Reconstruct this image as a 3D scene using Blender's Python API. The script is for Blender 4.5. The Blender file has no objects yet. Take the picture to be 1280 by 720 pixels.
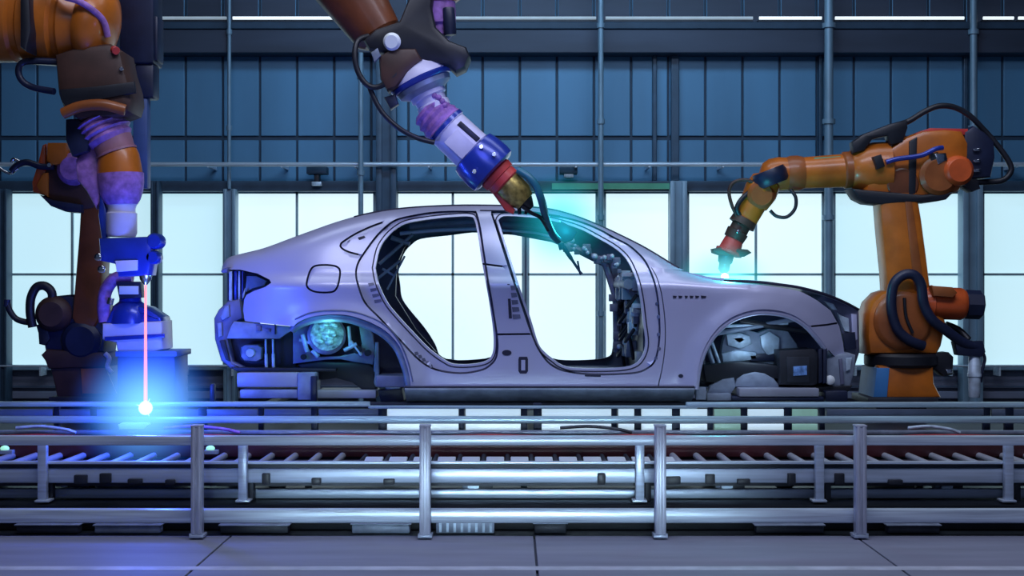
import bpy, bmesh, math, random
from mathutils import Vector, Matrix
from mathutils.geometry import delaunay_2d_cdt
random.seed(7)
scene = bpy.context.scene
COL = scene.collection
F = 1800.0      # focal length in px of the 1280 px frame
H = 1.6         # eye height
CX, CY = 640.0, 360.0

def W(px, py, Y):
    return Vector(((px-CX)*Y/F, Y, H-(py-CY)*Y/F))

# ------------------------------------------------------------------ materials
MATS = {}
def mat(name, col, rough=0.5, metal=0.0, var=0.12, nscale=6.0, emit=None, estr=0.0, bump=0.0, coat=0.0, stretch=None, ior=1.5):
    if name in MATS: return MATS[name]
    m = bpy.data.materials.new(name); m.use_nodes = True
    nt = m.node_tree; b = nt.nodes['Principled BSDF']
    tc = nt.nodes.new('ShaderNodeTexCoord')
    mp = nt.nodes.new('ShaderNodeMapping')
    if stretch: mp.inputs['Scale'].default_value = stretch
    nz = nt.nodes.new('ShaderNodeTexNoise'); nz.inputs['Scale'].default_value = nscale; nz.inputs['Detail'].default_value = 4
    rp = nt.nodes.new('ShaderNodeValToRGB')
    c0 = [max(0, c*(1-var)) for c in col]; c1 = [min(1, c*(1+var)) for c in col]
    rp.color_ramp.elements[0].color = (*c0, 1); rp.color_ramp.elements[0].position = 0.3
    rp.color_ramp.elements[1].color = (*c1, 1); rp.color_ramp.elements[1].position = 0.7
    nt.links.new(tc.outputs['Object'], mp.inputs['Vector'])
    nt.links.new(mp.outputs['Vector'], nz.inputs['Vector'])
    nt.links.new(nz.outputs['Fac'], rp.inputs['Fac'])
    nt.links.new(rp.outputs['Color'], b.inputs['Base Color'])
    b.inputs['Roughness'].default_value = rough
    b.inputs['Metallic'].default_value = metal
    b.inputs['IOR'].default_value = ior
    if coat: b.inputs['Coat Weight'].default_value = coat; b.inputs['Coat Roughness'].default_value = 0.15
    if emit:
        b.inputs['Emission Color'].default_value = (*emit, 1); b.inputs['Emission Strength'].default_value = estr
    if bump:
        bp = nt.nodes.new('ShaderNodeBump'); bp.inputs['Strength'].default_value = bump; bp.inputs['Distance'].default_value = 0.01
        nt.links.new(nz.outputs['Fac'], bp.inputs['Height']); nt.links.new(bp.outputs['Normal'], b.inputs['Normal'])
    MATS[name] = m; return m

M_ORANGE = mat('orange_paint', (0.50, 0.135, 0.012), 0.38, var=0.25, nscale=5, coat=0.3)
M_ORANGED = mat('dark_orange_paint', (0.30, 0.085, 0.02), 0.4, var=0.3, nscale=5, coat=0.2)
M_ORANGESH = mat('shaded_orange_paint', (0.16, 0.045, 0.016), 0.42, var=0.3, nscale=5, coat=0.15)  # darker copy of the orange, puts the robots' shade into the colour
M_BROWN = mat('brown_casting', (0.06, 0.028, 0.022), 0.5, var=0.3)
M_RED = mat('red_paint', (0.55, 0.05, 0.045), 0.4, var=0.2)
M_REDOR = mat('vermilion_paint', (0.62, 0.10, 0.02), 0.38, var=0.2, coat=0.3)
M_BLACK = mat('black_rubber', (0.012, 0.014, 0.022), 0.45, var=0.3)
M_NAVY = mat('navy_plastic', (0.012, 0.018, 0.05), 0.4, var=0.3)
M_DARK = mat('dark_steel', (0.03, 0.035, 0.05), 0.5, 0.3, var=0.3)
M_STEEL = mat('blue_grey_steel', (0.46, 0.54, 0.68), 0.32, 0.3, var=0.18, nscale=3, stretch=(0.5, 4, 14))
M_RAIL = mat('brushed_rail_steel', (0.60, 0.70, 0.86), 0.30, 0.3, var=0.25, nscale=3, stretch=(0.6, 6, 20))
M_POST = mat('galvanised_post', (0.50, 0.53, 0.64), 0.42, 0.35, var=0.15, nscale=9, stretch=(5, 5, 0.8))
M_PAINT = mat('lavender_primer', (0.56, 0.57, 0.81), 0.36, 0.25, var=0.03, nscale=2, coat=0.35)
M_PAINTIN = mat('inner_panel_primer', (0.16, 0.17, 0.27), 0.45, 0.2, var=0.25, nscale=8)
M_GROOVE = mat('dark_seam', (0.02, 0.02, 0.05), 0.6, var=0.1)
M_GREYBL = mat('grey_blue_primer', (0.25, 0.30, 0.40), 0.45, 0.2, var=0.25, nscale=10)
M_LTBL = mat('light_blue_panel', (0.52, 0.64, 0.78), 0.4, 0.2, var=0.3, nscale=14)
M_WHITE = mat('white_panel', (0.82, 0.88, 0.92), 0.35, var=0.05, nscale=2)
M_WHITEP = mat('white_lavender_plastic', (0.66, 0.64, 0.82), 0.35, var=0.1)
M_PURPLE = mat('purple_gaiter', (0.34, 0.16, 0.48), 0.5, var=0.35, nscale=20)
M_BLUE = mat('blue_anodised', (0.02, 0.05, 0.36), 0.28, 0.2, var=0.2, coat=0.4)
M_BLUEP = mat('blue_patch_paint', (0.05, 0.22, 0.55), 0.5)
M_BRASS = mat('brass_nozzle', (0.40, 0.30, 0.08), 0.35, 0.6, var=0.5, nscale=30)
M_CHROME = mat('polished_metal', (0.75, 0.78, 0.82), 0.15, 1.0, var=0.05)
M_TEAL = mat('teal_hose', (0.02, 0.16, 0.22), 0.35, var=0.2)
M_GREENP = mat('green_strip_paint', (0.10, 0.42, 0.26), 0.5)
M_REDCAB = mat('red_cable', (0.38, 0.03, 0.03), 0.5, var=0.4, nscale=12)
M_SCREEN = mat('blue_label', (0.15, 0.3, 0.7), 0.3, var=0.6, nscale=25)

# ------------------------------------------------------------------ objects
ORG = {}
def tag(o, label=None, cat=None, group=None, kind=None):
    if label: o['label'] = label
    if cat: o['category'] = cat
    if group: o['group'] = group
    if kind: o['kind'] = kind
    return o
def thing(name, loc, label, cat, group=None):
    o = bpy.data.objects.new(name, None); COL.objects.link(o)
    o.location = loc; o.empty_display_size = 0.2; ORG[o.name] = Vector(loc)
    return tag(o, label, cat, group)
def obj(name, bm, m, parent=None, smooth=35, label=None):
    bmesh.ops.recalc_face_normals(bm, faces=bm.faces[:])
    off = ORG.get(parent.name, Vector((0, 0, 0))) if parent else Vector((0, 0, 0))
    if parent: bmesh.ops.translate(bm, verts=bm.verts[:], vec=-off)
    me = bpy.data.meshes.new(name); bm.to_mesh(me); bm.free()
    for mm in (m if isinstance(m, (list, tuple)) else [m]): me.materials.append(mm)
    if smooth:
        me.shade_smooth(); me.set_sharp_from_angle(angle=math.radians(smooth))
    o = bpy.data.objects.new(name, me); COL.objects.link(o)
    if parent: o.parent = parent
    ORG[o.name] = off
    if label: o['label'] = label
    return o
def struct(name, bm, m, smooth=0):
    o = obj(name, bm, m, None, smooth); o['kind'] = 'structure'; return o

def add_box(bm, x0, x1, y0, y1, z0, z1, bev=0.0, mi=0):
    vs = [bm.verts.new((x, y, z)) for x in (x0, x1) for y in (y0, y1) for z in (z0, z1)]
    fs = [(0,1,3,2),(4,6,7,5),(0,4,5,1),(2,3,7,6),(0,2,6,4),(1,5,7,3)]
    faces = [bm.faces.new([vs[i] for i in f]) for f in fs]
    for f in faces: f.material_index = mi
    if bev > 0:
        es = list({e for f in faces for e in f.edges})
        bmesh.ops.bevel(bm, geom=es, offset=bev, segments=2, affect='EDGES', profile=0.5)
def pbox(bm, px0, px1, py0, py1, Y, d, bev=0.0, mi=0):
    """box whose front face (at depth Y) covers the given pixel rectangle; d metres deep"""
    a = W(px0, py1, Y); b = W(px1, py0, Y)
    add_box(bm, a.x, b.x, Y, Y+d, a.z, b.z, bev, mi)
def add_prism(bm, pts, Y0, Y1, bev=0.0, Yref=None, mi=0, seg=2):
    Yr = Yref or Y0
    ws = [W(p[0], p[1], Yr) for p in pts]
    a = [bm.verts.new((w.x, Y0, w.z)) for w in ws]; b = [bm.verts.new((w.x, Y1, w.z)) for w in ws]
    n = len(ws); faces = [bm.faces.new(a), bm.faces.new(b[::-1])]
    for i in range(n): faces.append(bm.faces.new([a[i], a[(i+1) % n], b[(i+1) % n], b[i]]))
    for f in faces: f.material_index = mi
    if bev > 0:
        bmesh.ops.recalc_face_normals(bm, faces=faces)
        es = list({e for f in faces[:2] for e in f.edges})
        bmesh.ops.bevel(bm, geom=es, offset=bev, segments=seg, affect='EDGES', profile=0.5)
def frame(d):
    d = d.normalized(); u = d.cross(Vector((0, 0, 1)))
    if u.length < 1e-3: u = d.cross(Vector((0, 1, 0)))
    u.normalize(); return u, d.cross(u).normalized()
def add_rev(bm, p0, p1, prof, seg=28, mi=0):
    """revolve around axis p0->p1; prof = [(t, radius)] with t in 0..1"""
    d = p1-p0; u, v = frame(d); rings = []
    for t, r in prof:
        c = p0+d*t
        rings.append([bm.verts.new(c+(u*math.cos(2*math.pi*k/seg)+v*math.sin(2*math.pi*k/seg))*max(r, 1e-4)) for k in range(seg)])
    fs = []
    for a, b in zip(rings, rings[1:]):
        for k in range(seg): fs.append(bm.faces.new([a[k], a[(k+1) % seg], b[(k+1) % seg], b[k]]))
    fs.append(bm.faces.new(rings[0][::-1])); fs.append(bm.faces.new(rings[-1]))
    for f in fs: f.material_index = mi
def spline(pts, n=6):
    P = [Vector(p) for p in pts]; out = []
    for i in range(len(P)-1):
        p0 = P[max(i-1, 0)]; p1 = P[i]; p2 = P[i+1]; p3 = P[min(i+2, len(P)-1)]
        for k in range(n):
            t = k/n
            out.append(0.5*((2*p1)+(p2-p0)*t+(2*p0-5*p1+4*p2-p3)*t*t+(3*p1-p0-3*p2+p3)*t**3))
    out.append(P[-1]); return out
def add_tube(bm, pts, r, seg=10, n=6, mi=0):
    P = spline(pts, n) if n > 1 else [Vector(p) for p in pts]
    rings = []; u = None
    for i, p in enumerate(P):
        d = (P[min(i+1, len(P)-1)]-P[max(i-1, 0)])
        if d.length < 1e-9: d = Vector((1, 0, 0))
        d.normalize()
        if u is None: u, _ = frame(d)
        u = (u-d*u.dot(d))
        if u.length < 1e-5: u, _ = frame(d)
        u.normalize(); v = d.cross(u)
        rr = r[i] if isinstance(r, list) else r
        rings.append([bm.verts.new(p+(u*math.cos(2*math.pi*k/seg)+v*math.sin(2*math.pi*k/seg))*rr) for k in range(seg)])
    fs = []
    for a, b in zip(rings, rings[1:]):
        for k in range(seg): fs.append(bm.faces.new([a[k], a[(k+1) % seg], b[(k+1) % seg], b[k]]))
    fs.append(bm.faces.new(rings[0][::-1])); fs.append(bm.faces.new(rings[-1]))
    for f in fs: f.material_index = mi
def add_ball(bm, c, rx, ry, rz, seg=20):
    r = bmesh.ops.create_uvsphere(bm, u_segments=seg, v_segments=max(8, seg//2), radius=1.0)
    bmesh.ops.scale(bm, vec=(rx, ry, rz), verts=r['verts'])
    bmesh.ops.translate(bm, vec=c, verts=r['verts'])

# part makers working in the picture plane of a given depth
def PR(parent, name, m, pts, Y, half, bev=0.02, label=None, smooth=35):
    bm = bmesh.new(); add_prism(bm, pts, Y-half, Y+half, bev, Yref=Y-half*0.5); return obj(name, bm, m, parent, smooth, label)
def RV(parent, name, m, a, b, Y, prof, label=None, seg=28):
    """a, b = (px,py[,dy]) ends of the axis; prof in (t, radius px)"""
    p0 = W(a[0], a[1], Y); p1 = W(b[0], b[1], Y); s = Y/F
    if len(a) > 2: p0.y += a[2]
    if len(b) > 2: p1.y += b[2]
    bm = bmesh.new(); add_rev(bm, p0, p1, [(t, r*s) for t, r in prof], seg); return obj(name, bm, m, parent, 35, label)
def TB(parent, name, m, pts, Y, r, label=None, seg=10):
    """hose through (px,py[,dy]) with radius in px"""
    P = []
    for p in pts:
        w = W(p[0], p[1], Y)
        if len(p) > 2: w.y += p[2]
        P.append(w)
    bm = bmesh.new(); add_tube(bm, P, r*Y/F, seg); return obj(name, bm, m, parent, 60, label)
def BX(parent, name, m, px0, px1, py0, py1, Y, d, bev=0.006, label=None):
    bm = bmesh.new(); pbox(bm, px0, px1, py0, py1, Y, d, bev); return obj(name, bm, m, parent, 35, label)
def cyl(r0, r1=None, e=0.06):
    r1 = r1 if r1 is not None else r0
    return [(0, r0*0.9), (e, r0), (1-e, r1), (1, r1*0.9)]

# ------------------------------------------------------------------ building shell
YW = 20.0
M_CLAD = mat('blue_wall_cladding', (0.10, 0.27, 0.46), 0.5, 0.1, var=0.12, nscale=1.2, stretch=(1, 1, 0.3))
M_CLADD = mat('wall_seam_dark', (0.025, 0.06, 0.11), 0.6)
M_GIRD = mat('dark_girder', (0.045, 0.06, 0.10), 0.55, 0.2, var=0.2, nscale=2, stretch=(0.3, 1, 2))
M_PARAPET = mat('grey_blue_parapet', (0.19, 0.22, 0.32), 0.6, var=0.15, nscale=2)
M_COLM = mat('blue_steel_column', (0.22, 0.34, 0.45), 0.45, 0.2, var=0.12, nscale=3)
M_COLD = mat('dark_blue_column', (0.045, 0.09, 0.15), 0.5, 0.2, var=0.15)
M_CEIL = mat('ceiling_grey', (0.05, 0.06, 0.08), 0.8)
M_FLOOR = mat('concrete_floor', (0.22, 0.23, 0.31), 0.6, var=0.16, nscale=2.2, stretch=(0.35, 2.0, 1), bump=0.15)
M_JOINT = mat('floor_joint', (0.045, 0.05, 0.08), 0.8)
M_LINE = mat('pale_floor_line', (0.46, 0.48, 0.58), 0.5, var=0.2)
M_PIT = mat('dark_oily_floor', (0.012, 0.015, 0.02), 0.35, var=0.4, nscale=4)
M_FRAME = mat('window_frame_steel', (0.38, 0.52, 0.58), 0.5, 0.2)

XL, XR, ZT = -11.0, 11.0, 8.0
# floor : front walkway slabs with joints, then the dark floor of the line
bm = bmesh.new()
xs = [XL, -5.9, -3.86, -1.815, 0.143, 2.215, 4.26, 6.3, XR]
for a, b in zip(xs, xs[1:]):
    add_box(bm, a+0.007, b-0.007, -2.0, 9.3, -0.2, 0.0, 0.004)
add_box(bm, XL, XR, -2.0, 9.29, -0.25, -0.02, 0, 1)
struct('floor', bm, [M_FLOOR, M_JOINT])
bm = bmesh.new(); add_box(bm, XL, XR, 9.3, YW, -0.25, -0.004); struct('floor', bm, M_PIT)
bm = bmesh.new(); add_box(bm, XL, XR, 8.16, 8.27, 0.0005, 0.002); struct('trim_1', bm, M_LINE)
# back wall: one cladding mesh with seams
bm = bmesh.new()
zt, zg, zl = W(0, 66, YW).z, W(0, 173, YW).z, W(0, 238, YW).z
px = 233-46.3*12
while px < 1700:
    a, b = W(px+1.4, 0, YW).x, W(px+46.3-1.4, 0, YW).x
    if b > XL and a < XR:
        a, b = max(a, XL), min(b, XR)
        add_box(bm, a, b, YW-0.05, YW, zg+0.03, zt, 0.008)
        add_box(bm, a, b, YW-0.05, YW, zl, zg-0.03, 0.008)
        add_box(bm, a, b, YW-0.05, YW, zt, ZT, 0.008, 2)
    px += 46.3
add_box(bm, XL, XR, YW-0.015, YW+0.1, zl, ZT, 0, 1)
struct('wall_back', bm, [M_CLAD, M_CLADD, M_GIRD])
bm = bmesh.new()
zs = W(0, 462, YW).z
add_box(bm, XL, XR, YW-0.05, YW+0.1, -0.1, zs)
add_box(bm, XL, XR, YW-0.16, YW-0.05, W(0, 484, YW).z, W(0, 481, YW).z, 0.01, 1)
add_box(bm, XL, XR, YW-0.2, YW-0.05, W(0, 497, YW).z, W(0, 488, YW).z, 0.01)
struct('wall_back', bm, [M_PARAPET, M_CLADD])
for nm, x0, x1 in (('wall_left', XL-0.2, XL), ('wall_right', XR, XR+0.2)):
    bm = bmesh.new(); add_box(bm, x0, x1, -2, YW+0.1, -0.2, ZT); struct(nm, bm, M_GIRD)
bm = bmesh.new(); add_box(bm, XL-0.2, XR+0.2, -2, YW+0.1, ZT, ZT+0.2); struct('ceiling', bm, M_CEIL)
# horizontal trims
def htrim(n, py0, py1, Y, d, m):
    bm = bmesh.new(); a, b = W(0, py1, Y).z, W(0, py0, Y).z
    add_box(bm, XL, XR, Y, Y+d, a, b, 0.012); return struct('trim_%d' % n, bm, m)
htrim(2, 37, 66, 19.62, 0.38, M_GIRD)
htrim(3, 27, 36, 19.72, 0.28, M_CLADD)
htrim(4, 226, 239, 19.7, 0.3, M_COLD)
htrim(5, 458, 463, 19.75, 0.25, M_COLM)

for n_, a, b in ((6, 816, 821), (7, 839, 849), (8, 1205, 1210), (9, 1024, 1028)):
    bm = bmesh.new(); pbox(bm, a, b, 67, 226, 19.85, 0.1, 0.01); struct('trim_%d' % n_, bm, M_COLD)
# windows: frosted panes glowing with daylight, steel frames
def window_mat(name, c, s):
    m = bpy.data.materials.new(name); m.use_nodes = True; nt = m.node_tree
    b = nt.nodes['Principled BSDF']
    tc = nt.nodes.new('ShaderNodeTexCoord'); mp = nt.nodes.new('ShaderNodeMapping'); mp.inputs['Scale'].default_value = (0.5, 1, 0.35)
    nz = nt.nodes.new('ShaderNodeTexNoise'); nz.inputs['Scale'].default_value = 0.9; nz.inputs['Detail'].default_value = 1
    rp = nt.nodes.new('ShaderNodeValToRGB')
    rp.color_ramp.elements[0].color = (c[0]*0.9, c[1]*0.95, c[2]*0.97, 1); rp.color_ramp.elements[0].position = 0.35
    rp.color_ramp.elements[1].color = (*c, 1); rp.color_ramp.elements[1].position = 0.65
    nt.links.new(tc.outputs['Object'], mp.inputs['Vector']); nt.links.new(mp.outputs['Vector'], nz.inputs['Vector'])
    nt.links.new(nz.outputs['Fac'], rp.inputs['Fac'])
    b.inputs['Base Color'].default_value = (0.6, 0.7, 0.75, 1); b.inputs['Roughness'].default_value = 0.35
    nt.links.new(rp.outputs['Color'], b.inputs['Emission Color']); b.inputs['Emission Strength'].default_value = s
    return m
WM = {'L': window_mat('frosted_daylight_pane_left', (0.54, 0.80, 0.88), 0.92),
      'C': window_mat('frosted_daylight_pane_centre', (0.76, 0.93, 0.97), 0.97),
      'R': window_mat('frosted_daylight_pane_right', (0.58, 0.83, 0.90), 0.92)}
spans = [(-360, -200, [-280], 'L'), (-190, 3, [-95], 'L'), (8, 190, [90], 'L'), (197, 280, [], 'L'), (294, 468, [371], 'C'),
         (496, 654, [566], 'C'), (660, 746, [], 'C'), (756, 837, [], 'C'), (860, 1029, [945], 'C'),
         (1043, 1204, [1125], 'R'), (1229, 1420, [1325], 'R'), (1430, 1620, [1525], 'R')]
wy0, wy1 = 238, 459
for i, (a, b, mul, k) in enumerate(spans):
    bm = bmesh.new(); Yp = 19.86
    for x in [a, b]: pbox(bm, x-1.6, x+1.6, wy0, wy1, Yp, 0.1, 0)
    for x in mul: pbox(bm, x-1.5, x+1.5, wy0, wy1, Yp, 0.1, 0)
    pbox(bm, a, b, 341.5, 344.5, Yp, 0.1); pbox(bm, a, b, wy0, wy0+4, Yp, 0.1); pbox(bm, a, b, wy1-3, wy1, Yp, 0.1)
    fr = struct('window_%d' % (i+1), bm, M_FRAME)
    bm = bmesh.new(); pbox(bm, a, b, wy0, wy1, 19.9, 0.02); o = obj('pane', bm, WM[k], fr, 0)
# columns and pipes in front of the wall
def column(p0, p1, py0, py1, Y, m, label, name='steel_column'):
    bm = bmesh.new(); w = (p1-p0)
    # H section: two flanges and a web
    pbox(bm, p0, p0+w*0.28, py0, py1, Y, 0.24, 0.004); pbox(bm, p1-w*0.28, p1, py0, py1, Y, 0.24, 0.004)
    pbox(bm, p0+w*0.28, p1-w*0.28, py0, py1, Y+0.05, 0.06)
    o = obj(name, bm, m, None, 35); return tag(o, label, 'column', 'wall columns between the windows')
column(279, 294, 236, 507, 19.55, M_COLM, 'slim blue-grey steel column between windows just behind the car tail')
column(470, 495, 64, 507, 19.5, M_COLD, 'wide dark blue steel column behind the car roof and middle robot hose')
column(838, 859, 226, 507, 19.5, M_COLM, 'blue-grey steel column between windows above the car windscreen base')
column(1204, 1229, 226, 507, 19.5, M_COLM, 'blue-grey steel column behind the right robot motors')
column(-2, 8, 236, 507, 19.5, M_COLD, 'dark steel column at the left edge of the picture')
column(188, 198, 226, 507, 19.5, M_COLD, 'dark slim steel column behind the left welding head')
def pipe(x, r, py0, py1, Y, m, label):
    bm = bmesh.new(); add_rev(bm, W(x, py1, Y), W(x, py0, Y), [(0, r*Y/F), (1, r*Y/F)], 14)
    for py in range(int(py0)+30, int(py1), 120):
        add_rev(bm, W(x, py+3, Y), W(x, py-3, Y), [(0, r*1.5*Y/F), (1, r*1.5*Y/F)], 14)
    o = obj('vertical_pipe', bm, m, None, 40); tag(o, label, 'pipe', 'vertical pipes on the back wall')
pipe(286.5, 2.4, -230, 236.3, 19.58, M_COLM, 'thin vertical pipe on the wall above the car tail')
pipe(451, 3.2, 66, 509, 19.3, M_COLM, 'vertical pipe just left of the wide dark column')
pipe(751, 3.4, -238, 509, 19.3, M_COLM, 'vertical pipe on the wall above the windscreen pillar')
pipe(1036, 5.5, -238, 509, 19.3, M_COLM, 'thick vertical pipe behind the right robot forearm')
pipe(1217, 4.5, -230, 226.5, 19.56, M_COLM, 'vertical pipe above the right robot rear motors')
bm = bmesh.new()
a, b = W(-375, 205.5, 19.42), W(1655, 205.5, 19.42); add_rev(bm, a, b, [(0, 0.03), (1, 0.03)], 12)
for x in range(-200, 1500, 92): pbox(bm, x-1.2, x+1.2, 203, 209, 19.4, 0.53)
o = obj('conduit', bm, M_RAIL, None, 40); tag(o, 'long pale horizontal conduit running along the blue wall above the windows', 'conduit')
# sill railing
bm = bmesh.new()
add_rev(bm, W(-300, 457.5, 19.5), W(1600, 457.5, 19.5), [(0, 0.014), (1, 0.014)], 8)
for x in range(-250, 1560, 60): pbox(bm, x-1, x+1, 457, 470, 19.49, 0.25)
o = obj('sill_rail', bm, M_RAIL, None, 40); tag(o, 'thin metal rail along the window sills of the back wall', 'rail')
# strip lights above the girder
M_TUBE = mat('strip_light_tube', (0.8, 0.85, 0.9), 0.4, emit=(0.85, 0.95, 1.0), estr=0.95)
M_TUBED = mat('strip_light_tube_dim', (0.5, 0.55, 0.6), 0.4, emit=(0.6, 0.75, 0.85), estr=0.28)
for x0, x1, m, lab in ((196, 284, M_TUBED, 'dim thin strip light on the girder above the left laser head'),
                       (290, 430, M_TUBE, 'bright thin strip light on the girder left of the middle robot arm'),
                       (566, 746, M_TUBED, 'dim thin strip light on the girder right of the middle robot arm'),
                       (756, 942, M_TUBED, 'dim thin strip light on the girder between two vertical pipes above the bonnet'),
                       (948, 1028, M_TUBE, 'short bright strip light on the girder left of the thick vertical pipe'),
                       (1043, 1206, M_TUBE, 'bright strip light on the girder above the right robot'),
                       (1228, 1268, M_TUBE, 'shortest strip light on the girder near the right edge'),
                       (1272, 1390, M_TUBE, 'strip light on the girder running out of the right edge')):
    t = thing('strip_light', W(x0, 23, 19.6), lab, 'light', 'strip lights along the girder')
    bm = bmesh.new(); pbox(bm, x0, x1, 24.6, 27.05, 19.73, 0.12); obj('housing', bm, M_DARK, t)
    bm = bmesh.new(); a, b = W(x0+1, 22.6, 19.76), W(x1-1, 22.6, 19.76); add_rev(bm, a, b, [(0, 0.022), (1, 0.022)], 10); obj('tube', bm, m, t)
# small wall boxes
for (x0, x1, y0, y1, lab) in ((383, 408, 208, 232, 'small floodlight bracket on the wall above the rear window line'),
                              (700, 722, 208, 222, 'small junction box on the wall right of the middle robot tool')):
    t = thing('wall_box', W((x0+x1)/2, y1, 19.6), lab, 'wall box')
    BX(t, 'housing', M_COLD, x0, x1, y0, y0+9, 19.55, 0.25)
    BX(t, 'bracket', M_DARK, (x0+x1)/2-3, (x0+x1)/2+3, y0+9, y1, 19.6, 0.2)
    BX(t, 'cover', M_LTBL, (x0+x1)/2-6, (x0+x1)/2+6, y1-5, y1, 19.57, 0.1)
bm = bmesh.new(); pbox(bm, 690, 838, 229, 236, 19.6, 0.08); o = obj('green_beam_cover', bm, M_GREENP, None); tag(o, 'green painted strip on the lintel above the windows right of the middle robot', 'beam cover')

# ------------------------------------------------------------------ guard rail
YF = 9.2
g = thing('guard_rail', W(640, 673, YF), 'pale grey steel guard rail with square posts along the front of the line', 'guard rail')
for x in (-46, 245, 531, 826, 1077, 1368):
    bm = bmesh.new(); pbox(bm, x-6.8, x+6.8, 533, 672.6, YF-0.04, 0.08, 0.006)
    # twin flutes of the aluminium profile
    pbox(bm, x-5.2, x-1.6, 534, 668, YF-0.052, 0.014, 0.003); pbox(bm, x+1.6, x+5.2, 534, 668, YF-0.052, 0.014, 0.003)
    p = obj('post', bm, M_POST, g)
    bm = bmesh.new(); pbox(bm, x-9, x+9, 669, 672.8, YF-0.06, 0.13, 0.004)
    for dx in (-7, 7): add_rev(bm, W(x+dx, 669, YF-0.05), W(x+dx, 667, YF-0.05), [(0, 0.009), (1, 0.009)], 8)
    obj('base_plate', bm, M_STEEL, p)
    bm = bmesh.new(); pbox(bm, x-7.2, x+7.2, 531.6, 534, YF-0.045, 0.09, 0.003); obj('cap', bm, M_POST, p)
bm = bmesh.new(); pbox(bm, -60, 1390, 545, 557, YF+0.045, 0.06, 0.012); obj('top_rail', bm, M_RAIL, g)
bm = bmesh.new(); pbox(bm, -60, 1390, 636.5, 654.5, YF+0.045, 0.07, 0.02); obj('bottom_rail', bm, M_RAIL, g)

# ------------------------------------------------------------------ roller conveyor (lower)
YC0, YC1 = 9.62, 10.32
rc = thing('roller_conveyor', (0, 9.97, 0), 'long low roller conveyor with steel side beams behind the guard rail', 'conveyor')
bm = bmesh.new(); pbox(bm, -80, 1390, 577, 580.3, YC0-0.02, 0.05, 0.004); obj('lip', bm, M_RAIL, rc)
bm = bmesh.new(); pbox(bm, -80, 1390, 585.5, 604, YC0, 0.05, 0.01); pbox(bm, -80, 1390, 580.3, 585.5, YC0+0.025, 0.02, 0, 1)
obj('side_beam', bm, [M_STEEL, M_DARK], rc)
zr = W(0, 580, YC0).z
bm = bmesh.new(); add_box(bm, -4.6, 4.6, YC1, YC1+0.05, zr-0.1, zr+0.03, 0.008); obj('side_beam', bm, M_DARK, rc)
bm = bmesh.new(); add_tube(bm, [Vector((-4.6+0.4*i, YC1-0.03, zr+0.07+0.012*math.sin(i*1.7))) for i in range(24)], 0.018, 8, 3); obj('cable', bm, M_REDCAB, rc, label='red cable running along the far edge of the rollers')
bm = bmesh.new(); add_tube(bm, [Vector((-4.6+0.4*i, YC1-0.0, zr+0.11+0.008*math.sin(i*2.3+1))) for i in range(24)], 0.014, 8, 3); obj('cable', bm, M_REDCAB, rc, label='second red cable above the first')
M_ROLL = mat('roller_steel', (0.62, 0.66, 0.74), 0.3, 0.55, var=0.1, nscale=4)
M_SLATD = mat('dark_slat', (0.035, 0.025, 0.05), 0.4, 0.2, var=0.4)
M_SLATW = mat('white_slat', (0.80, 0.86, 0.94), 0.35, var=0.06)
x = -4.4
while x < 4.5:
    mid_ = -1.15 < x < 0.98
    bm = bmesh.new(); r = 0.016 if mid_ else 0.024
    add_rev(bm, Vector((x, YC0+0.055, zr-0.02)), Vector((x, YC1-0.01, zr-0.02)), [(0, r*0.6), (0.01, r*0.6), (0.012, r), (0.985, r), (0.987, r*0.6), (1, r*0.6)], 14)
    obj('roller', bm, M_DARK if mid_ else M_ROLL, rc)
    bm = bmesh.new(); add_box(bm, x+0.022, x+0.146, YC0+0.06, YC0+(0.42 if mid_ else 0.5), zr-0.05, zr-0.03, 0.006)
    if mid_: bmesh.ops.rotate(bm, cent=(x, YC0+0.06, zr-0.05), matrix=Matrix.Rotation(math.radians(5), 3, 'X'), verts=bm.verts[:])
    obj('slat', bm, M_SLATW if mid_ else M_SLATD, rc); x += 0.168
bm = bmesh.new(); add_box(bm, -4.6, 4.6, YC1-0.06, YC1-0.01, zr-0.03, zr+0.085, 0.008); obj('guide_strip', bm, mat('dark_red_strip', (0.05, 0.008, 0.012), 0.5, var=0.6, nscale=3), rc, label='dark red guide strip behind the rollers')
bm = bmesh.new(); add_box(bm, -4.6, 4.6, YC0+0.1, YC1, zr-0.16, zr-0.13); obj('drip_tray', bm, M_DARK, rc)
bm = bmesh.new(); pbox(bm, -80, 1390, 611, 623.5, 9.76, 0.06, 0.015); obj('lower_beam', bm, M_STEEL, rc)
zp = 0.165
bm = bmesh.new(); add_box(bm, -4.7, 4.7, 9.52, 10.8, 0.0, zp, 0.01); obj('plinth', bm, M_PIT, rc)
for x in (52, 303, 545, 800, 1025, 1262):
    if x == 545: continue
    bm = bmesh.new(); Y = 9.56
    pbox(bm, x-5.5, x+5.5, 550, 626.5, Y, 0.055, 0.006)
    p = obj('leg', bm, M_STEEL, rc)
    bm = bmesh.new(); pbox(bm, x-9, x+9, 625.5, 628, Y-0.02, 0.11, 0.002); obj('foot', bm, M_RAIL, p)
    bm = bmesh.new(); pbox(bm, x+6.5, x+14, 593, 626, Y+0.1, 0.06, 0.004); obj('brace', bm, M_DARK, p)
for x in (115, 385, 655, 925, 1150):
    bm = bmesh.new(); pbox(bm, x-4, x+4, 604, 629, 10.2, 0.06, 0.004); obj('leg', bm, M_DARK, rc)
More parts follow.
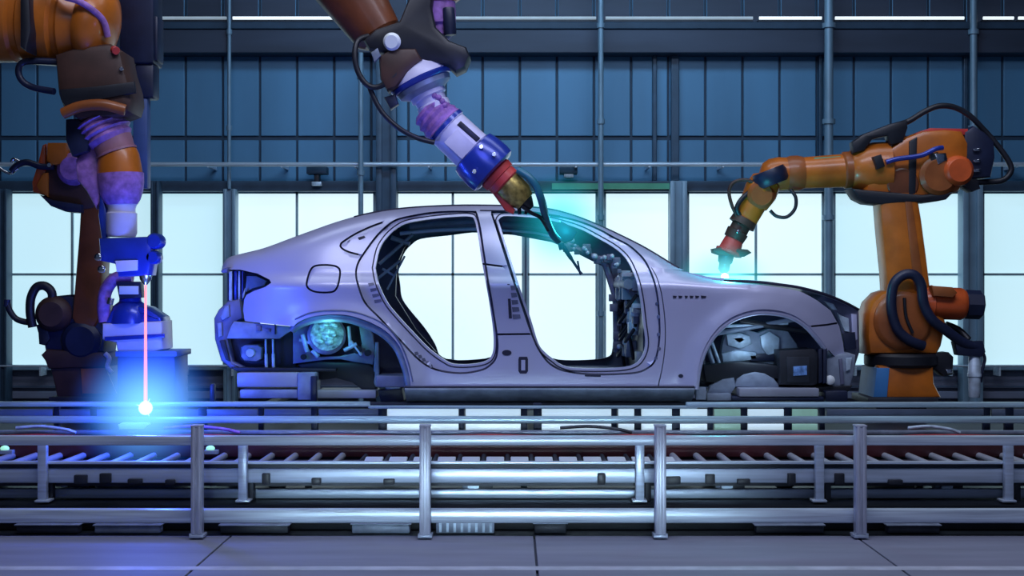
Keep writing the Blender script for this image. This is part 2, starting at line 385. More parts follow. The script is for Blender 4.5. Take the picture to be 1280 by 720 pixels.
for x, w_, a, b in ((100, 8, 594, 605), (131, 7, 592, 604), (168, 9, 599, 605), (212, 6, 600, 606), (332, 5, 592, 606), (395, 6, 598, 606), (486, 7, 599, 606), (752, 5, 592, 606), (842, 9, 596, 606), (888, 6, 593, 606), (930, 8, 599, 606), (990, 5, 592, 606), (1050, 6, 592, 606), (1120, 9, 600, 606)):
    bm = bmesh.new(); pbox(bm, x-w_, x+w_, a, b, YC0-0.03, 0.06, 0.006); obj('bracket', bm, M_BLACK, rc)
# motors and boxes hanging under the conveyor
def gear_motor(x, y, lab, flip=1):
    Y = 9.85; t = thing('gear_motor', W(x, y+10, Y), lab, 'motor', 'gear motors under the roller conveyor')
    RV(t, 'motor_body', M_GREYBL, (x-12*flip, y), (x+10*flip, y), Y, [(0, 5), (0.04, 8), (0.3, 8), (0.32, 9), (0.36, 9), (0.38, 8), (0.5, 8), (0.52, 9), (0.56, 9), (0.58, 8), (0.96, 8), (1, 6)])
    BX(t, 'gearbox', M_BLACK, x+10*min(flip, 0)-8+ (10 if flip > 0 else -2), x+(26 if flip > 0 else -2), y-10, y+9, Y-0.05, 0.1)
    RV(t, 'flange', M_LTBL, (x+2, y, -0.05), (x+2, y, -0.075), Y, [(0, 7), (1, 7)])
for x, y, lab in ((82, 600, 'gear motor with black gearbox under the conveyor near the left edge'), (268, 599, 'gear motor just right of the left-hand guard post'),
                  (590, 606, 'gear motor under the conveyor right of the second guard post'),
                  (905, 606, 'gear motor under the conveyor right of the third guard post'), (1178, 606, 'gear motor under the conveyor right of the last guard post')):
    gear_motor(x, y, lab)
def cable_bundle(x, lab):
    Y = 9.9; t = thing('cable_bundle', W(x, 628, Y), lab, 'cables', 'black cable bundles below the conveyor')
    for i in range(4):
        TB(t, 'cable', M_BLACK, [(x-22+i*9, 596, 0.02*i), (x-10+i*6, 604), (x+4-i*5, 612, 0.03), (x-10+i*7, 628)], Y, 3.2)
    BX(t, 'clamp', M_BLACK, x-14, x+6, 603, 610, Y-0.03, 0.08)
cable_bundle(350, 'tangle of black cables under the conveyor between the first and second guard posts')
cable_bundle(985, 'tangle of black cables under the conveyor left of the last guard post')
# low things on the floor behind the bottom rail
def floor_box(x0, x1, y0, y1, m, lab, fins=False):
    Y = 9.38; t = thing('floor_box', W((x0+x1)/2, 673, Y), lab, 'box', 'low boxes on the floor behind the guard rail')
    b = W(x0, y0, Y); zt_ = max(0.05, b.z); bm = bmesh.new()
    add_box(bm, W(x0, 0, Y).x, W(x1, 0, Y).x, Y, Y+0.09, 0, zt_, 0.008); obj('case', bm, m, t)
    bm = bmesh.new(); n = int((x1-x0)/9)
    if fins:
        for i in range(n):
            xa = x0+4+i*9; add_box(bm, W(xa, 0, Y).x, W(xa+3, 0, Y).x, Y-0.02, Y, 0.012, zt_-0.012)
        obj('fins', bm, M_LTBL, t)
    else:
        add_box(bm, W(x0-2, 0, Y).x, W(x1+2, 0, Y).x, Y-0.01, Y+0.1, zt_, zt_+0.008, 0.003); obj('lid', bm, M_GREYBL, t)
floor_box(545, 618, 650, 670, M_GREYBL, 'pale finned heater box on the floor right of the second guard post', True)
floor_box(668, 708, 655, 672, M_DARK, 'dark box with grey lid on the floor midway between middle guard posts')
floor_box(20, 98, 657, 672, M_DARK, 'long dark box with grey lid on the floor at the left edge')
floor_box(118, 200, 658, 672, M_GREYBL, 'grey box on the floor left of the first guard post')
floor_box(275, 360, 658, 672, M_DARK, 'dark box with grey lid on the floor right of the first guard post')
floor_box(440, 512, 656, 672, M_GREYBL, 'grey box on the floor left of the second guard post')
floor_box(945, 1030, 659, 672, M_DARK, 'dark box with grey lid on the floor left of the last guard post')
floor_box(1110, 1175, 659, 672, M_DARK, 'dark box with grey lid on the floor right of the last guard post')

# ------------------------------------------------------------------ elevated car line
YE = 10.45
ec = thing('elevated_conveyor', (0, 11.2, 0), 'raised steel double rail line that carries the car body, with panels painted as window glare', 'conveyor')
M_RAILT = mat('teal_tinted_rail', (0.48, 0.68, 0.80), 0.3, 0.35, var=0.3, nscale=2.5, stretch=(0.7, 6, 18))
for a, b, c, d in ((-80, 462, 502.5, 508.5), (460, 872, 507.5, 511), (858, 1390, 503, 509.5)):
    bm = bmesh.new(); pbox(bm, a, b, c, d, YE, 0.06, 0.008); obj('upper_rail', bm, M_RAILT, ec)
bm = bmesh.new(); pbox(bm, -80, 1390, 520.5, 529.5, YE-0.03, 0.06, 0.018); obj('middle_rail', bm, M_RAILT, ec)
bm = bmesh.new(); pbox(bm, -80, 1390, 538.5, 543, YE-0.05, 0.07, 0.006); obj('lower_rail', bm, M_GREYBL, ec)
bm = bmesh.new(); zb = W(0, 541, YE).z; add_box(bm, -4.7, 4.7, YE+0.12, 12.6, zb-0.06, zb-0.02); obj('tray', bm, M_DARK, ec)
br = [70, 117, 253, 326, 393, 478, 577, 655, 672, 768, 797, 845, 888, 930, 985, 1028, 1234, 1262]
for i, x in enumerate(br):
    w = 3.2 + (i % 3)
    bm = bmesh.new(); pbox(bm, x-w, x+w, 504 if i % 4 == 0 else 509, 539, YE+0.065, 0.05, 0.004); obj('bracket', bm, M_NAVY, ec)
M_PANW = mat('glare_deck_panel', (0.86, 0.93, 0.97), 0.3, var=0.04, nscale=2, emit=(0.66, 0.86, 1.0), estr=0.62)  # emission paints window glare between the rails, no lamp
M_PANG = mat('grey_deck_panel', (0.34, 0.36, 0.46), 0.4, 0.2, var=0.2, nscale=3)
M_PANGR = mat('greenish_glare_panel', (0.42, 0.62, 0.55), 0.35, 0.1, var=0.3, nscale=4, emit=(0.4, 0.75, 0.65), estr=0.3)  # greenish glare painted by emission, no lamp either
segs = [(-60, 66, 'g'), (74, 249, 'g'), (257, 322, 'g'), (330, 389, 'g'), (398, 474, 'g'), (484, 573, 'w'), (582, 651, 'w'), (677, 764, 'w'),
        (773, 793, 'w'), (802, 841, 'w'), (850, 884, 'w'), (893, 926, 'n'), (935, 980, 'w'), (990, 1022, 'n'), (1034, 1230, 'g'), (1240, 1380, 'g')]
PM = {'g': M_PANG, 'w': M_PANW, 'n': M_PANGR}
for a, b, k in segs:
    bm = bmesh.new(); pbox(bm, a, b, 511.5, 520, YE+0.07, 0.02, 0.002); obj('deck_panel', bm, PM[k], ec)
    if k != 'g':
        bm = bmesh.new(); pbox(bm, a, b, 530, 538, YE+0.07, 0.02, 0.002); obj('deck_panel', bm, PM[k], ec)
for x in (-3.9, -2.1, -0.3, 1.5, 3.3):
    for y in (10.9, 12.5):
        bm = bmesh.new(); add_box(bm, x-0.05, x+0.05, y-0.05, y+0.05, 0.0 if y > 10.85 else zp, zb-0.06); obj('leg', bm, M_DARK, ec)
# white plate lit by the spark, green lamps, small cables
t = thing('contact_plate', W(165, 537, 10.3), 'small white metal plate just below the blue weld spark', 'plate')
bm = bmesh.new(); add_prism(bm, [(147, 531), (152, 528.5), (184, 528.5), (186, 531), (180, 536.5), (149, 537)], 10.3, 10.38, 0.008); obj('plate', bm, M_WHITE, t)
BX(t, 'bracket', M_STEEL, 160, 172, 536, 541, 10.32, 0.05)
for x, lab in ((6, 'green lit indicator on the rail at the left edge'), (263, 'green lit indicator on the rail right of the first guard post')):
    t = thing('indicator_lamp', W(x, 562, 9.7), lab, 'lamp', 'green indicator lamps on the conveyor')
    bm = bmesh.new(); pbox(bm, x-9, x+9, 563, 568, 9.66, 0.06, 0.006); obj('base', bm, M_GREYBL, t)
    bm = bmesh.new(); add_ball(bm, W(x, 560.5, 9.69), 0.03, 0.025, 0.02, 14); obj('lens', bm, mat('green_lens', (0.3, 0.9, 0.6), 0.3, emit=(0.45, 1.0, 0.75), estr=0.7), t)
for i, (xa, xb, lab, m) in enumerate(((20, 95, 'pale loose cable lying on the rail near the left edge', M_LTBL), (205, 300, 'loose dark cable on the rail behind the first guard post', M_PURPLE),
                        (1135, 1200, 'pale loose cable hanging on the rail right of the last guard post', M_LTBL), (700, 790, 'dark loose cable on the lower rail under the car', M_DARK))):
    bm = bmesh.new(); Y = 10.36
    add_tube(bm, [W(xa, 535, Y), W(xa+(xb-xa)*0.4, 533, Y), W(xa+(xb-xa)*0.8, 536.5, Y), W(xb, 541, Y)], 0.012, 8); o = obj('loose_cable', bm, m, None, 60); tag(o, lab, 'cable')

# ------------------------------------------------------------------ car body
Y0, YMID = 10.70, 11.63
TOP = [(277,337),(279,330),(286,322),(300,317.5),(330,310),(360,299),(390,288),(420,277.5),(450,269),(480,263),(510,259.5),(545,257.3),(580,256.3),(620,256.6),(645,257.5),(670,259),(694,262.5),(720,270),(748,281),(775,293.5),(802,307),(825,320.5),(841,330.5),(855,338)]
HOODTOP = [(855,338),(872,343),(890,346.5),(920,349),(950,351),(975,354),(1000,358),(1030,366),(1055,376),(1073,385)]
def lin(poly, x):
    if x <= poly[0][0]: return poly[0][1]
    for (a, b), (c, d) in zip(poly, poly[1:]):
        if x <= c: return b+(d-b)*(x-a)/max(c-a, 1e-6)
    return poly[-1][1]
ALLTOP = TOP+HOODTOP[1:]
REAR_ARCH = [(513,477),(509,458),(500,434),(490,421),(479,411.5),(468,405.5),(458,401),(437,394.5),(414,393),(389,396),(373,402.5),(367,408)]
FRONT_ARCH = [(1033,434),(1021,419),(1006,403),(986,391.5),(962,387),(940,388),(916,396),(896,411.5),(881,434),(873,459),(870,483)]
def dseg(p, a, b):
    ax, ay = a; bx, by = b; dx, dy = bx-ax, by-ay; l = dx*dx+dy*dy
    t = 0 if l == 0 else max(0, min(1, ((p[0]-ax)*dx+(p[1]-ay)*dy)/l))
    return math.hypot(p[0]-ax-t*dx, p[1]-ay-t*dy)
def dline(p, poly): return min(dseg(p, a, b) for a, b in zip(poly, poly[1:]))
def inside(p, poly):
    c = False; j = len(poly)-1
    for i in range(len(poly)):
        if (poly[i][1] > p[1]) != (poly[j][1] > p[1]) and p[0] < (poly[j][0]-poly[i][0])*(p[1]-poly[i][1])/(poly[j][1]-poly[i][1])+poly[i][0]: c = not c
        j = i
    return c
HOLE1 = [(469,335),(474,312),(484,296),(498,284),(512,278),(540,273.5),(566,271),(587,270.5),(593,275),(597,293),(602,325),(608,358),(612,381),(616,410),(617,430),(615,443),(608,451),(590,455),(568,455),(556,450),(538,437),(520,419),(496,393),(483,376),(473,354)]
HOLE2 = [(623,275),(628,270.5),(640,270),(655,271),(676,273),(703,279),(727,287),(748,298),(770,311),(784,325),(794,346),(800,370),(804,402),(807,428),(803,445),(792,456),(768,460),(720,460),(702,456),(692,449),(682,441),(673,429),(663,397),(650,360),(638,322),(630,297)]
OUT1 = [(595,264.8),(566,264.5),(540,266),(515,270),(495,275),(482,284),(470,296),(456,315),(448,328),(445,340),(447,354),(456,378),(475,398),(500,425),(524,450),(545,462),(575,466.5),(600,463),(612,457),(620,447),(622,430),(619,405),(613,370),(606,325),(600,285),(595,264.8)]
OUT2 = [(614,264.8),(650,265.5),(680,268),(705,272),(730,279),(752,288.5),(768,297.5),(784,305.5),(796,315),(806,326),(815,344),(821,366),(824,395),(824,425),(819,450),(808,461),(790,466.5),(745,468),(712,465),(692,458),(678,444),(665,418),(652,380),(640,345),(628,308),(619,280),(614,264.8)]
FLAP = [(387,340),(391,334),(399,331.5),(413,331.5),(422,334),(425,339),(424,350),(421,360),(415,365),(400,365.5),(389,363),(383.5,357),(384.5,348),(387,340)]
QUARTER = [(478,278),(462,284),(445,292),(432,300),(426,305),(427,310),(436,315),(448,318)]
def side_y(p, which='near'):
    px, py = p
    y = Y0
    if py < 357:
        h = (357-py)/100.0; y += 0.05*min(h/0.15, 1)+0.27*max(h-0.02, 0)**1.15
    else:
        h = min((py-357)/126.0, 1); y += 0.07*h+0.014*math.sin(math.pi*h)
    t = py-lin(ALLTOP, px)
    y += 0.10*math.exp(-max(t, 0)/7.0)
    if px < 430: y += 0.30*((430-px)/150.0)**2.3
    if px > 900: y += 0.42*((px-900)/174.0)**2.3
    if py > 360:
        for arch in (REAR_ARCH, FRONT_ARCH):
            d = dline(p, arch)
            if d < 40: y -= 0.035*math.exp(-(d/14.0)**2)
    for op, hl in ((OUT1, HOLE1), (OUT2, HOLE2)):
        if inside(p, op): y += 0.028
    return y
def resample(poly, step):
    out = []
    for a, b in zip(poly, poly[1:]):
        n = max(1, int(math.hypot(b[0]-a[0], b[1]-a[1])/step))
        for k in range(n): out.append((a[0]+(b[0]-a[0])*k/n, a[1]+(b[1]-a[1])*k/n))
    out.append(poly[-1]); return out
def smooth2(poly, closed=False):
    P = [Vector((a, b, 0)) for a, b in poly]
    if closed: P.append(P[0])
    return [(v.x, v.y) for v in spline(P, 4)]
def panel(outline, holes, grooves, step=6.0, gw=1.2, yfun=side_y, mirror=False, ret=0.06):
    outline = resample(outline+[outline[0]], 5)[:-1]
    holes = [resample(h+[h[0]], 4)[:-1] for h in holes]
    pts = []; edges = []
    def addloop(l):
        s = len(pts); pts.extend(l)
        edges.extend([(s+i, s+(i+1) % len(l)) for i in range(len(l))])
    addloop(outline)
    for h in holes: addloop(h)
    nb = len(pts)
    gl = []
    for g_ in grooves:
        r = resample(g_, 4); n = len(r)
        for off in (-gw, 0, gw):
            l = []
            for i in range(n):
                a = r[max(i-1, 0)]; b = r[min(i+1, n-1)]; dx, dy = b[0]-a[0], b[1]-a[1]; L = math.hypot(dx, dy) or 1
                l.append((r[i][0]-dy/L*off, r[i][1]+dx/L*off))
            prev = None; first = None
            closed = math.hypot(r[0][0]-r[-1][0], r[0][1]-r[-1][1]) < 0.5
            if closed: l = l[:-1]
            for q in l:
                if inside(q, outline) and not any(inside(q, h) for h in holes):
                    pts.append(q); i_ = len(pts)-1
                    if first is None: first = i_
                    if prev is not None: edges.append((prev, i_))
                    prev = i_
                else: prev = None
            if closed and prev is not None: edges.append((prev, first))
        gl.append(r)
    allb = [outline+[outline[0]]]+[h+[h[0]] for h in holes]
    xs_ = [p[0] for p in outline]; ys_ = [p[1] for p in outline]
    y = min(ys_); row = 0
    while y < max(ys_):
        x = min(xs_)+(step/2 if row % 2 else 0)
        while x < max(xs_):
            q = (x, y)
            if inside(q, outline) and not any(inside(q, h) for h in holes):
                if min(dline(q, b) for b in allb) > step*0.5 and (not gl or min(dline(q, g_) for g_ in gl) > gw+2.0): pts.append(q)
            x += step
        y += step*0.87; row += 1
    vs, es, fs, ov, oe, of = delaunay_2d_cdt([Vector(p) for p in pts], edges, [], 0, 1e-4)
    bm = bmesh.new(); bv = []
    for v in vs:
        p = (v.x, v.y); yy = yfun(p)
        gd = min((dline(p, g_) for g_ in gl), default=99)
        if gd < gw*0.5: yy += 0.018
        w = W(p[0], p[1], yy)
        if mirror: w.y = 2*YMID-w.y
        bv.append(bm.verts.new(w))
    for f in fs:
        c = (sum(vs[i].x for i in f)/len(f), sum(vs[i].y for i in f)/len(f))
        if not inside(c, outline) or any(inside(c, h) for h in holes): continue
        nf = bm.faces.new([bv[i] for i in f])
        if gl and min(dline(c, g_) for g_ in gl) < gw*0.9: nf.material_index = 1
    loose = [v for v in bm.verts if not v.link_faces]
    bmesh.ops.delete(bm, geom=loose, context='VERTS')
    be = [e for e in bm.edges if len(e.link_faces) == 1]
    r = bmesh.ops.extrude_edge_only(bm, edges=be)
    nv = [q for q in r['geom'] if isinstance(q, bmesh.types.BMVert)]
    bmesh.ops.translate(bm, verts=nv, vec=(0, -ret if mirror else ret, 0))
    return bm

car = thing('unfinished_car', (0.3, YMID, 0.72), 'bare lavender-grey saloon car without doors, glass or wheels on the line', 'car')
GAP = [(813,333.5),(820,346),(826,366),(830,395),(831,425),(828,455),(822,483)]
TAILNOTCH = [(306,401.5),(304,388),(305,375),(308,368.5),(318,363.5),(331,359),(339,353.5),(337,349.5),(322,342),(300,337)]
side_out = smooth2(TOP)+[(840,337.2)]+smooth2(GAP)+[(513,483)]+smooth2(REAR_ARCH)+TAILNOTCH
H1, H2 = smooth2(HOLE1, True)[:-1], smooth2(HOLE2, True)[:-1]
O1, O2 = smooth2(OUT1), smooth2(OUT2)
CROW = [(612, 264), (560, 263), (520, 267), (500, 272)]
BP1 = [(604,330),(628,333)]
BP2 = [(621,418),(662,417.5)]
BP3 = [(616,262),(622,290),(634,330)]
WHLINE = [(367,399),(389,388),(414,385),(440,386.5),(462,393),(484,404)]
bm = panel(side_out, [H1, H2], [O1, O2, smooth2(FLAP), smooth2(QUARTER), BP1, BP2], step=5.5)
side = obj('side_panel', bm, [M_PAINT, M_GROOVE], car, 50)
FEND_TOP = [(813,333.5),(840,337.2),(855,339.5),(880,347.5),(905,351.5),(950,356),(985,361),(1004,366),(1022,376)]
fender_out = smooth2(FEND_TOP)+[(1038,388),(1049,408),(1054,430),(1055,441),(1044,446)]+smooth2(FRONT_ARCH)+[(822.6,483)]+smooth2(GAP)[::-1][1:-1]
def shift(poly, d): return [(x+d if i >= 0 else x, y) for i, (x, y) in enumerate(poly)]
fender_out = [(x+1.3, y) if (x < 832 and 334 < y) else (x, y) for x, y in fender_out]
FL = [(1014,408),(1034,406),(1046,404)]
AL = [(882,448),(889,428),(901,411),(918,398.5),(940,391.8),(962,391),(984,395)]
bm = panel(fender_out, [], [FL], step=5.5)
fender = obj('fender', bm, [M_PAINT, M_GROOVE], car, 50)
for hole in (HOLE1, HOLE2):
    hp = smooth2(hole, True); cx_ = sum(p[0] for p in hp)/len(hp); cy_ = sum(p[1] for p in hp)/len(hp); path = []
    for i in range(len(hp)-1):
        a = hp[i-1] if i else hp[-2]; b = hp[i+1]; dx, dy = b[0]-a[0], b[1]-a[1]; L = math.hypot(dx, dy) or 1
        nx, ny = -dy/L, dx/L
        if nx*(hp[i][0]-cx_)+ny*(hp[i][1]-cy_) < 0: nx, ny = -nx, -ny
        q = (hp[i][0]+nx*3.6, hp[i][1]+ny*3.6); path.append(W(q[0], q[1], side_y(q)+0.001))
    path.append(path[0]); bm = bmesh.new(); add_tube(bm, path, 0.0055, 6, 1); obj('door_seal', bm, M_GROOVE, side, 60)
# far side
FH1 = [(477,337),(481,323),(488,309),(498,299),(512,291),(550,286.5),(592,282.5),(597,293),(602,325),(608,358),(612,381),(616,410),(617,430),(616,450),(610,460),(569,464),(545,462),(535,456),(529,441),(514,418),(485,383),(478,365)]
FH2 = [(627,285),(640,285.5),(682,291),(710,301),(731,309),(753,317),(770,330),(778,346),(785,367),(786.5,406),(785,447),(776,460),(736,464),(700,462),(685,452),(673,429),(663,397),(650,360),(638,322)]
def far_y(p):
    y = side_y(p)
    return y
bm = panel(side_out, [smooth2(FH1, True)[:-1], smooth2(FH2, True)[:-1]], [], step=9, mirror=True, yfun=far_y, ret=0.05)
obj('side_panel', bm, [M_PAINTIN, M_GROOVE], car, 50, label='far side panel seen from inside, painted darker for the dim interior')  # darker primer copy paints the dim light inside the body
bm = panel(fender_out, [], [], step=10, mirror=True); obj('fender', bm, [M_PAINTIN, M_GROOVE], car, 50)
# cross panels between the sides
def cross(poly, crown, n=12, lift=0.0, inset=0.0, yf=side_y):
    bm = bmesh.new(); rows = []
    for p in poly:
        a = W(p[0], p[1], yf(p)); row = []
        for k in range(n+1):
            u = k/n; yy = a.y+0.01+inset+(2*(YMID-a.y-0.01-inset))*u
            row.append(bm.verts.new((a.x, yy, a.z+lift+crown*(1-(2*u-1)**2))))
        rows.append(row)
    for a, b in zip(rows, rows[1:]):
        for k in range(n): bm.faces.new([a[k], a[k+1], b[k+1], b[k]])
    r = bmesh.ops.extrude_face_region(bm, geom=bm.faces[:])
    bmesh.ops.translate(bm, verts=[q for q in r['geom'] if isinstance(q, bmesh.types.BMVert)], vec=(0, 0, -0.02))
    return bm
T = smooth2(TOP)
obj('roof', cross([p for p in T if 452 <= p[0] <= 694], 0.02), M_PAINT, car, 50)
obj('boot_lid', cross([p for p in T if 278 <= p[0] <= 345], 0.012), M_PAINT, car, 50)
hood = obj('bonnet', cross(smooth2([(857,339.5)]+HOODTOP[1:]), 0.012, 14), M_PAINT, car, 50)
bm = bmesh.new(); add_tube(bm, [W(x, y+1.0, side_y((x, y))-0.004) for x, y in smooth2([(905,349.5),(950,351.8),(975,354.8),(1000,358.6),(1030,366.5),(1055,376.5),(1073,386)])], 0.011, 8, 1)
obj('edge_seam', bm, M_GROOVE, hood, 60)
# roof ditch seam: dark line along the roof
bm = bmesh.new(); add_tube(bm, [W(x, y+0.6, side_y((x, y))-0.005) for x, y in T if 440 < x < 852], 0.009, 8, 1); obj('roof_seam', bm, M_GROOVE, car, 60)
bm = bmesh.new(); add_tube(bm, [W(x, y, side_y((x, y))-0.004) for x, y in resample([(600,263),(640,263.5),(668,265),(700,270)], 5)], 0.005, 6, 1); obj('roof_seam', bm, M_GROOVE, car, 60)
# sill
bm = bmesh.new()
sec = [(10.70,484.5),(10.685,486.5),(10.69,489),(10.72,493),(10.79,498),(10.87,503.5),(11.0,506),(11.0,484.5)]
ra, rb = [], []
for x, L in ((506, ra), (868, rb)):
    for y, py in sec:
        w = W(x, py, Y0); L.append(bm.verts.new((w.x, y, w.z)))
n = len(sec); bm.faces.new(ra); bm.faces.new(rb[::-1])
for i in range(n): bm.faces.new([ra[i], ra[(i+1) % n], rb[(i+1) % n], rb[i]])
obj('sill', bm, M_GREYBL, car, 50, label='rounded steel blue sill beam')
bm = bmesh.new(); add_tube(bm, [W(506, 483.6, 10.70), W(868, 483.6, 10.70)], 0.008, 8, 1); obj('sill_seam', bm, M_GROOVE, car, 60)
bm = bmesh.new(); pbox(bm, 470, 866, 470, 484, 10.86, 1.5, 0.01); obj('floor_pan', bm, M_PAINTIN, car)
# inner details seen through the openings
YI = 10.95
def decal(name, pts, m, parent=side, lift=0.004, th=0.006):
    bm = bmesh.new(); a = []; b = []
    for p in pts:
        y = side_y(p); a.append(bm.verts.new(W(p[0], p[1], y-lift))); w = W(p[0], p[1], y-lift); w.y += th; b.append(bm.verts.new(w))
    n = len(pts); bm.faces.new(a); bm.faces.new(b[::-1])
    for i in range(n): bm.faces.new([a[i], a[(i+1) % n], b[(i+1) % n], b[i]])
    return obj(name, bm, m, parent, 0)
def ring(cx, cy, rx, ry, n=14): return [(cx+rx*math.cos(2*math.pi*k/n), cy+ry*math.sin(2*math.pi*k/n)) for k in range(n)]
decal('hinge_slot', [(634,355),(637,355),(640,398),(636,398)], M_GROOVE)
for i in range(5): decal('striker_plate', [(640+i*1.6,358+i*9),(649+i*1.8,357+i*9),(650.5+i*1.8,362+i*9),(641+i*1.6,364+i*9)] if False else [(638+i*0.6,357+i*9),(644+i*1.5,357+i*9),(645+i*1.5,362+i*9),(639+i*0.6,363+i*9)], M_PAINTIN)
decal('oval_hole', ring(633.5, 441, 6, 3.6), M_GROOVE)
o = decal('latch_plate', [(649,446),(659,446),(660,449),(660,464),(658,467),(650,467),(648,464),(648,449)], M_GROOVE)
decal('latch_centre', [(651.5,450),(656.5,450),(656.5,463),(651.5,463)], M_PAINT, o, 0.008)
decal('vent_mark', [(731,468.5),(751,469),(751,471),(731,470.5)], M_GROOVE)
decal('fixing_hole', ring(851, 470, 3.2, 2.5, 8), M_GROOVE, fender)
for x0, x1 in ((841, 846), (848, 853), (856, 860), (862, 867), (869, 874), (876, 883)): decal('stamped_mark', [(x0, 369.5), (x1, 370), (x1-1, 372.5), (x0+0.5, 373)], M_GROOVE, fender)
decal('quarter_clip', [(447,297),(455,294.5),(457,297),(449,300)], M_GROOVE)
decal('quarter_clip', [(434,302),(437,299.5),(437.6,300.5),(434.6,303)], M_PAINTIN)
for i in range(4): decal('stamped_slot', [(460+i*2.5,354+i*7),(467+i*3,353+i*7),(468+i*3,356+i*7),(461+i*2.5,358+i*7)], M_PAINTIN, side, 0.003)
for i in range(5): decal('stamped_slot', [(518+i*4.5,440+i*4),(522+i*4.5,439.5+i*4),(523.5+i*4.5,443+i*4),(519.5+i*4.5,444+i*4)], M_PAINTIN, side, 0.003)
for i, (x, y) in enumerate(((824,380),(826,396),(826,418),(827,436),(823,448))): decal('hinge_bolt', ring(x-3, y, 2.2, 2.6, 8), M_PAINTIN, side, 0.003)
for x, y in ((575,457.5),(590,458)): pass
# firewall and dashboard structure between the front pillars
bm = bmesh.new(); xf = W(806, 400, Y0).x
add_box(bm, xf, xf+0.04, 10.85, 12.4, W(0, 475, Y0).z, W(0, 338, Y0).z); fire = obj('firewall', bm, M_NAVY, car)
rnd = random.Random(3)
for i in range(40):
    bm = bmesh.new()
    y = rnd.uniform(10.95, 12.3); z = rnd.uniform(1.05, 1.72); s = rnd.uniform(0.03, 0.10)
    add_box(bm, xf-rnd.uniform(0.02, 0.09), xf+0.01, y-s, y+s, z-s*rnd.uniform(0.3, 0.9), z+s*0.6, 0.006)
    obj('insulation_pad', bm, [M_LTBL, M_GREYBL, M_PAINTIN][i % 3], fire)
bm = bmesh.new()
for i in range(10):
    y = rnd.uniform(10.95, 12.2); z = rnd.uniform(1.1, 1.7)
    add_tube(bm, [Vector((xf-0.04, y, z)), Vector((xf-0.10, y+0.1, z-0.1)), Vector((xf-0.06, y+0.25, z-0.05)), Vector((xf-0.02, y+0.3, z-0.25))], 0.014, 6, 4)
obj('wiring_loom', bm, M_BLACK, fire, 60)
bm = bmesh.new(); z = 1.63; add_rev(bm, Vector((xf-0.10, 10.95, z)), Vector((xf-0.10, 12.3, z)), [(0, 0.04), (1, 0.04)], 14)
for y in (11.2, 11.5, 11.9): add_box(bm, xf-0.13, xf, y-0.03, y+0.03, z-0.12, z+0.06)
obj('dashboard_beam', bm, M_GREYBL, car, 40)
# far A pillar inner reinforcement with dark clutter, roof inner rails
def mid(px, py, dy): return W(px, py, YMID+dy)
bm = bmesh.new()
Yd = 12.15
for (a, b, r) in (((640, 291), (704, 303), 0.016), ((704, 303), (757, 330), 0.03), ((757, 330), (770, 372), 0.03), ((770, 372), (771, 440), 0.03)):
    add_tube(bm, [W(*a, Yd), W(*b, Yd)], r, 8, 1)
for i in range(26):
    t = i/25; x = 700+68*min(t*1.4, 1); y = 305+ (26*t*1.4 if t < 0.7 else 26+ (t-0.7)*330); s = rnd.uniform(0.015, 0.035)
    w = W(x+rnd.uniform(-3, 8), y+rnd.uniform(-6, 5), Yd-rnd.uniform(0, 0.1)); add_box(bm, w.x-s, w.x+s, w.y-s, w.y+s, w.z-s, w.z+s, 0.006)
obj('pillar_reinforcement', bm, M_PAINTIN, car, 40)
bm = bmesh.new()
for i in range(16):
    t = i/15; x = 708+64*min(t*1.3, 1); y = 306+(24*t*1.3 if t < 0.75 else 24+(t-0.75)*400); s = rnd.uniform(0.010, 0.028)
    w = W(x+rnd.uniform(-2, 8), y+rnd.uniform(-6, 5), Yd-0.12); add_ball(bm, w, s, s, s, 10)
obj('bright_clip', bm, M_LTBL, car, 40)
for (pts, r, m) in (([(512, 283), (560, 278.5), (600, 277)], 4, M_PAINTIN), ([(500, 292), (545, 288), (604, 286)], 2.4, M_PAINT), ([(628, 281), (670, 283), (708, 294)], 4, M_PAINTIN), ([(626, 288), (668, 291), (700, 300)], 1.8, M_PAINT)):
    bm = bmesh.new(); Yr = 11.9; add_tube(bm, [W(p[0], p[1], Yr) for p in pts], r*Yr/F, 8, 5); obj('roof_rail', bm, m, car, 60)
# rear bulkhead braces inside C pillar
for a, b, r in (((474, 330), (516, 293), 2.2), ((489, 297), (512, 305), 3.0), ((470, 350), (500, 326), 1.8), ((478, 336), (492, 344), 1.6), ((484, 362), (506, 320), 1.3)):
    bm = bmesh.new(); Yr = 11.5; add_tube(bm, [W(*a, Yr), W(*b, Yr)], r*Yr/F, 8, 1); obj('brace', bm, M_GREYBL, car, 60)
bm = bmesh.new()
add_prism(bm, [(462, 340), (470, 300), (495, 284), (520, 290), (505, 310), (496, 330), (494, 370), (520, 412), (545, 440), (520, 440), (480, 392)], 12.2, 12.28, 0, Yref=12.2); obj('pillar_inner', bm, M_NAVY, car)
# ---------------- rear end
def PX(name, m, pts, Y, d, bev=0.006, parent=car, label=None):
    bm = bmesh.new(); add_prism(bm, pts, Y, Y+d, bev, Yref=Y); return obj(name, bm, m, parent, 35, label)
PX('tail_panel', M_NAVY, [(284,336),(302,335),(324,341),(340,352),(330,362),(310,372),(306,398),(290,400),(284,380)], 11.12, 1.0)
PX('lamp_pocket', M_GREYBL, [(308,345),(320,345),(333,351),(330,357),(316,360.5),(306,366)], 11.08, 0.03)
for x0, x1, m in ((286, 290, M_LTBL), (292.5, 296, M_BLUE), (297.5, 300, M_LTBL), (302, 304, M_BLUE)): PX('tail_flange', m, [(x0, 339), (x1, 339), (x1, 376), (x0, 377)], 11.05, 0.03)
PX('tail_flange', M_LTBL, [(303, 368), (306, 360), (307, 361), (304.5, 372), (302.5, 373)], 11.03, 0.02)
PX('boot_lip', M_PAINTIN, [(276, 339), (278, 336), (285, 334), (284, 341), (277, 341)], 10.98, 1.25)
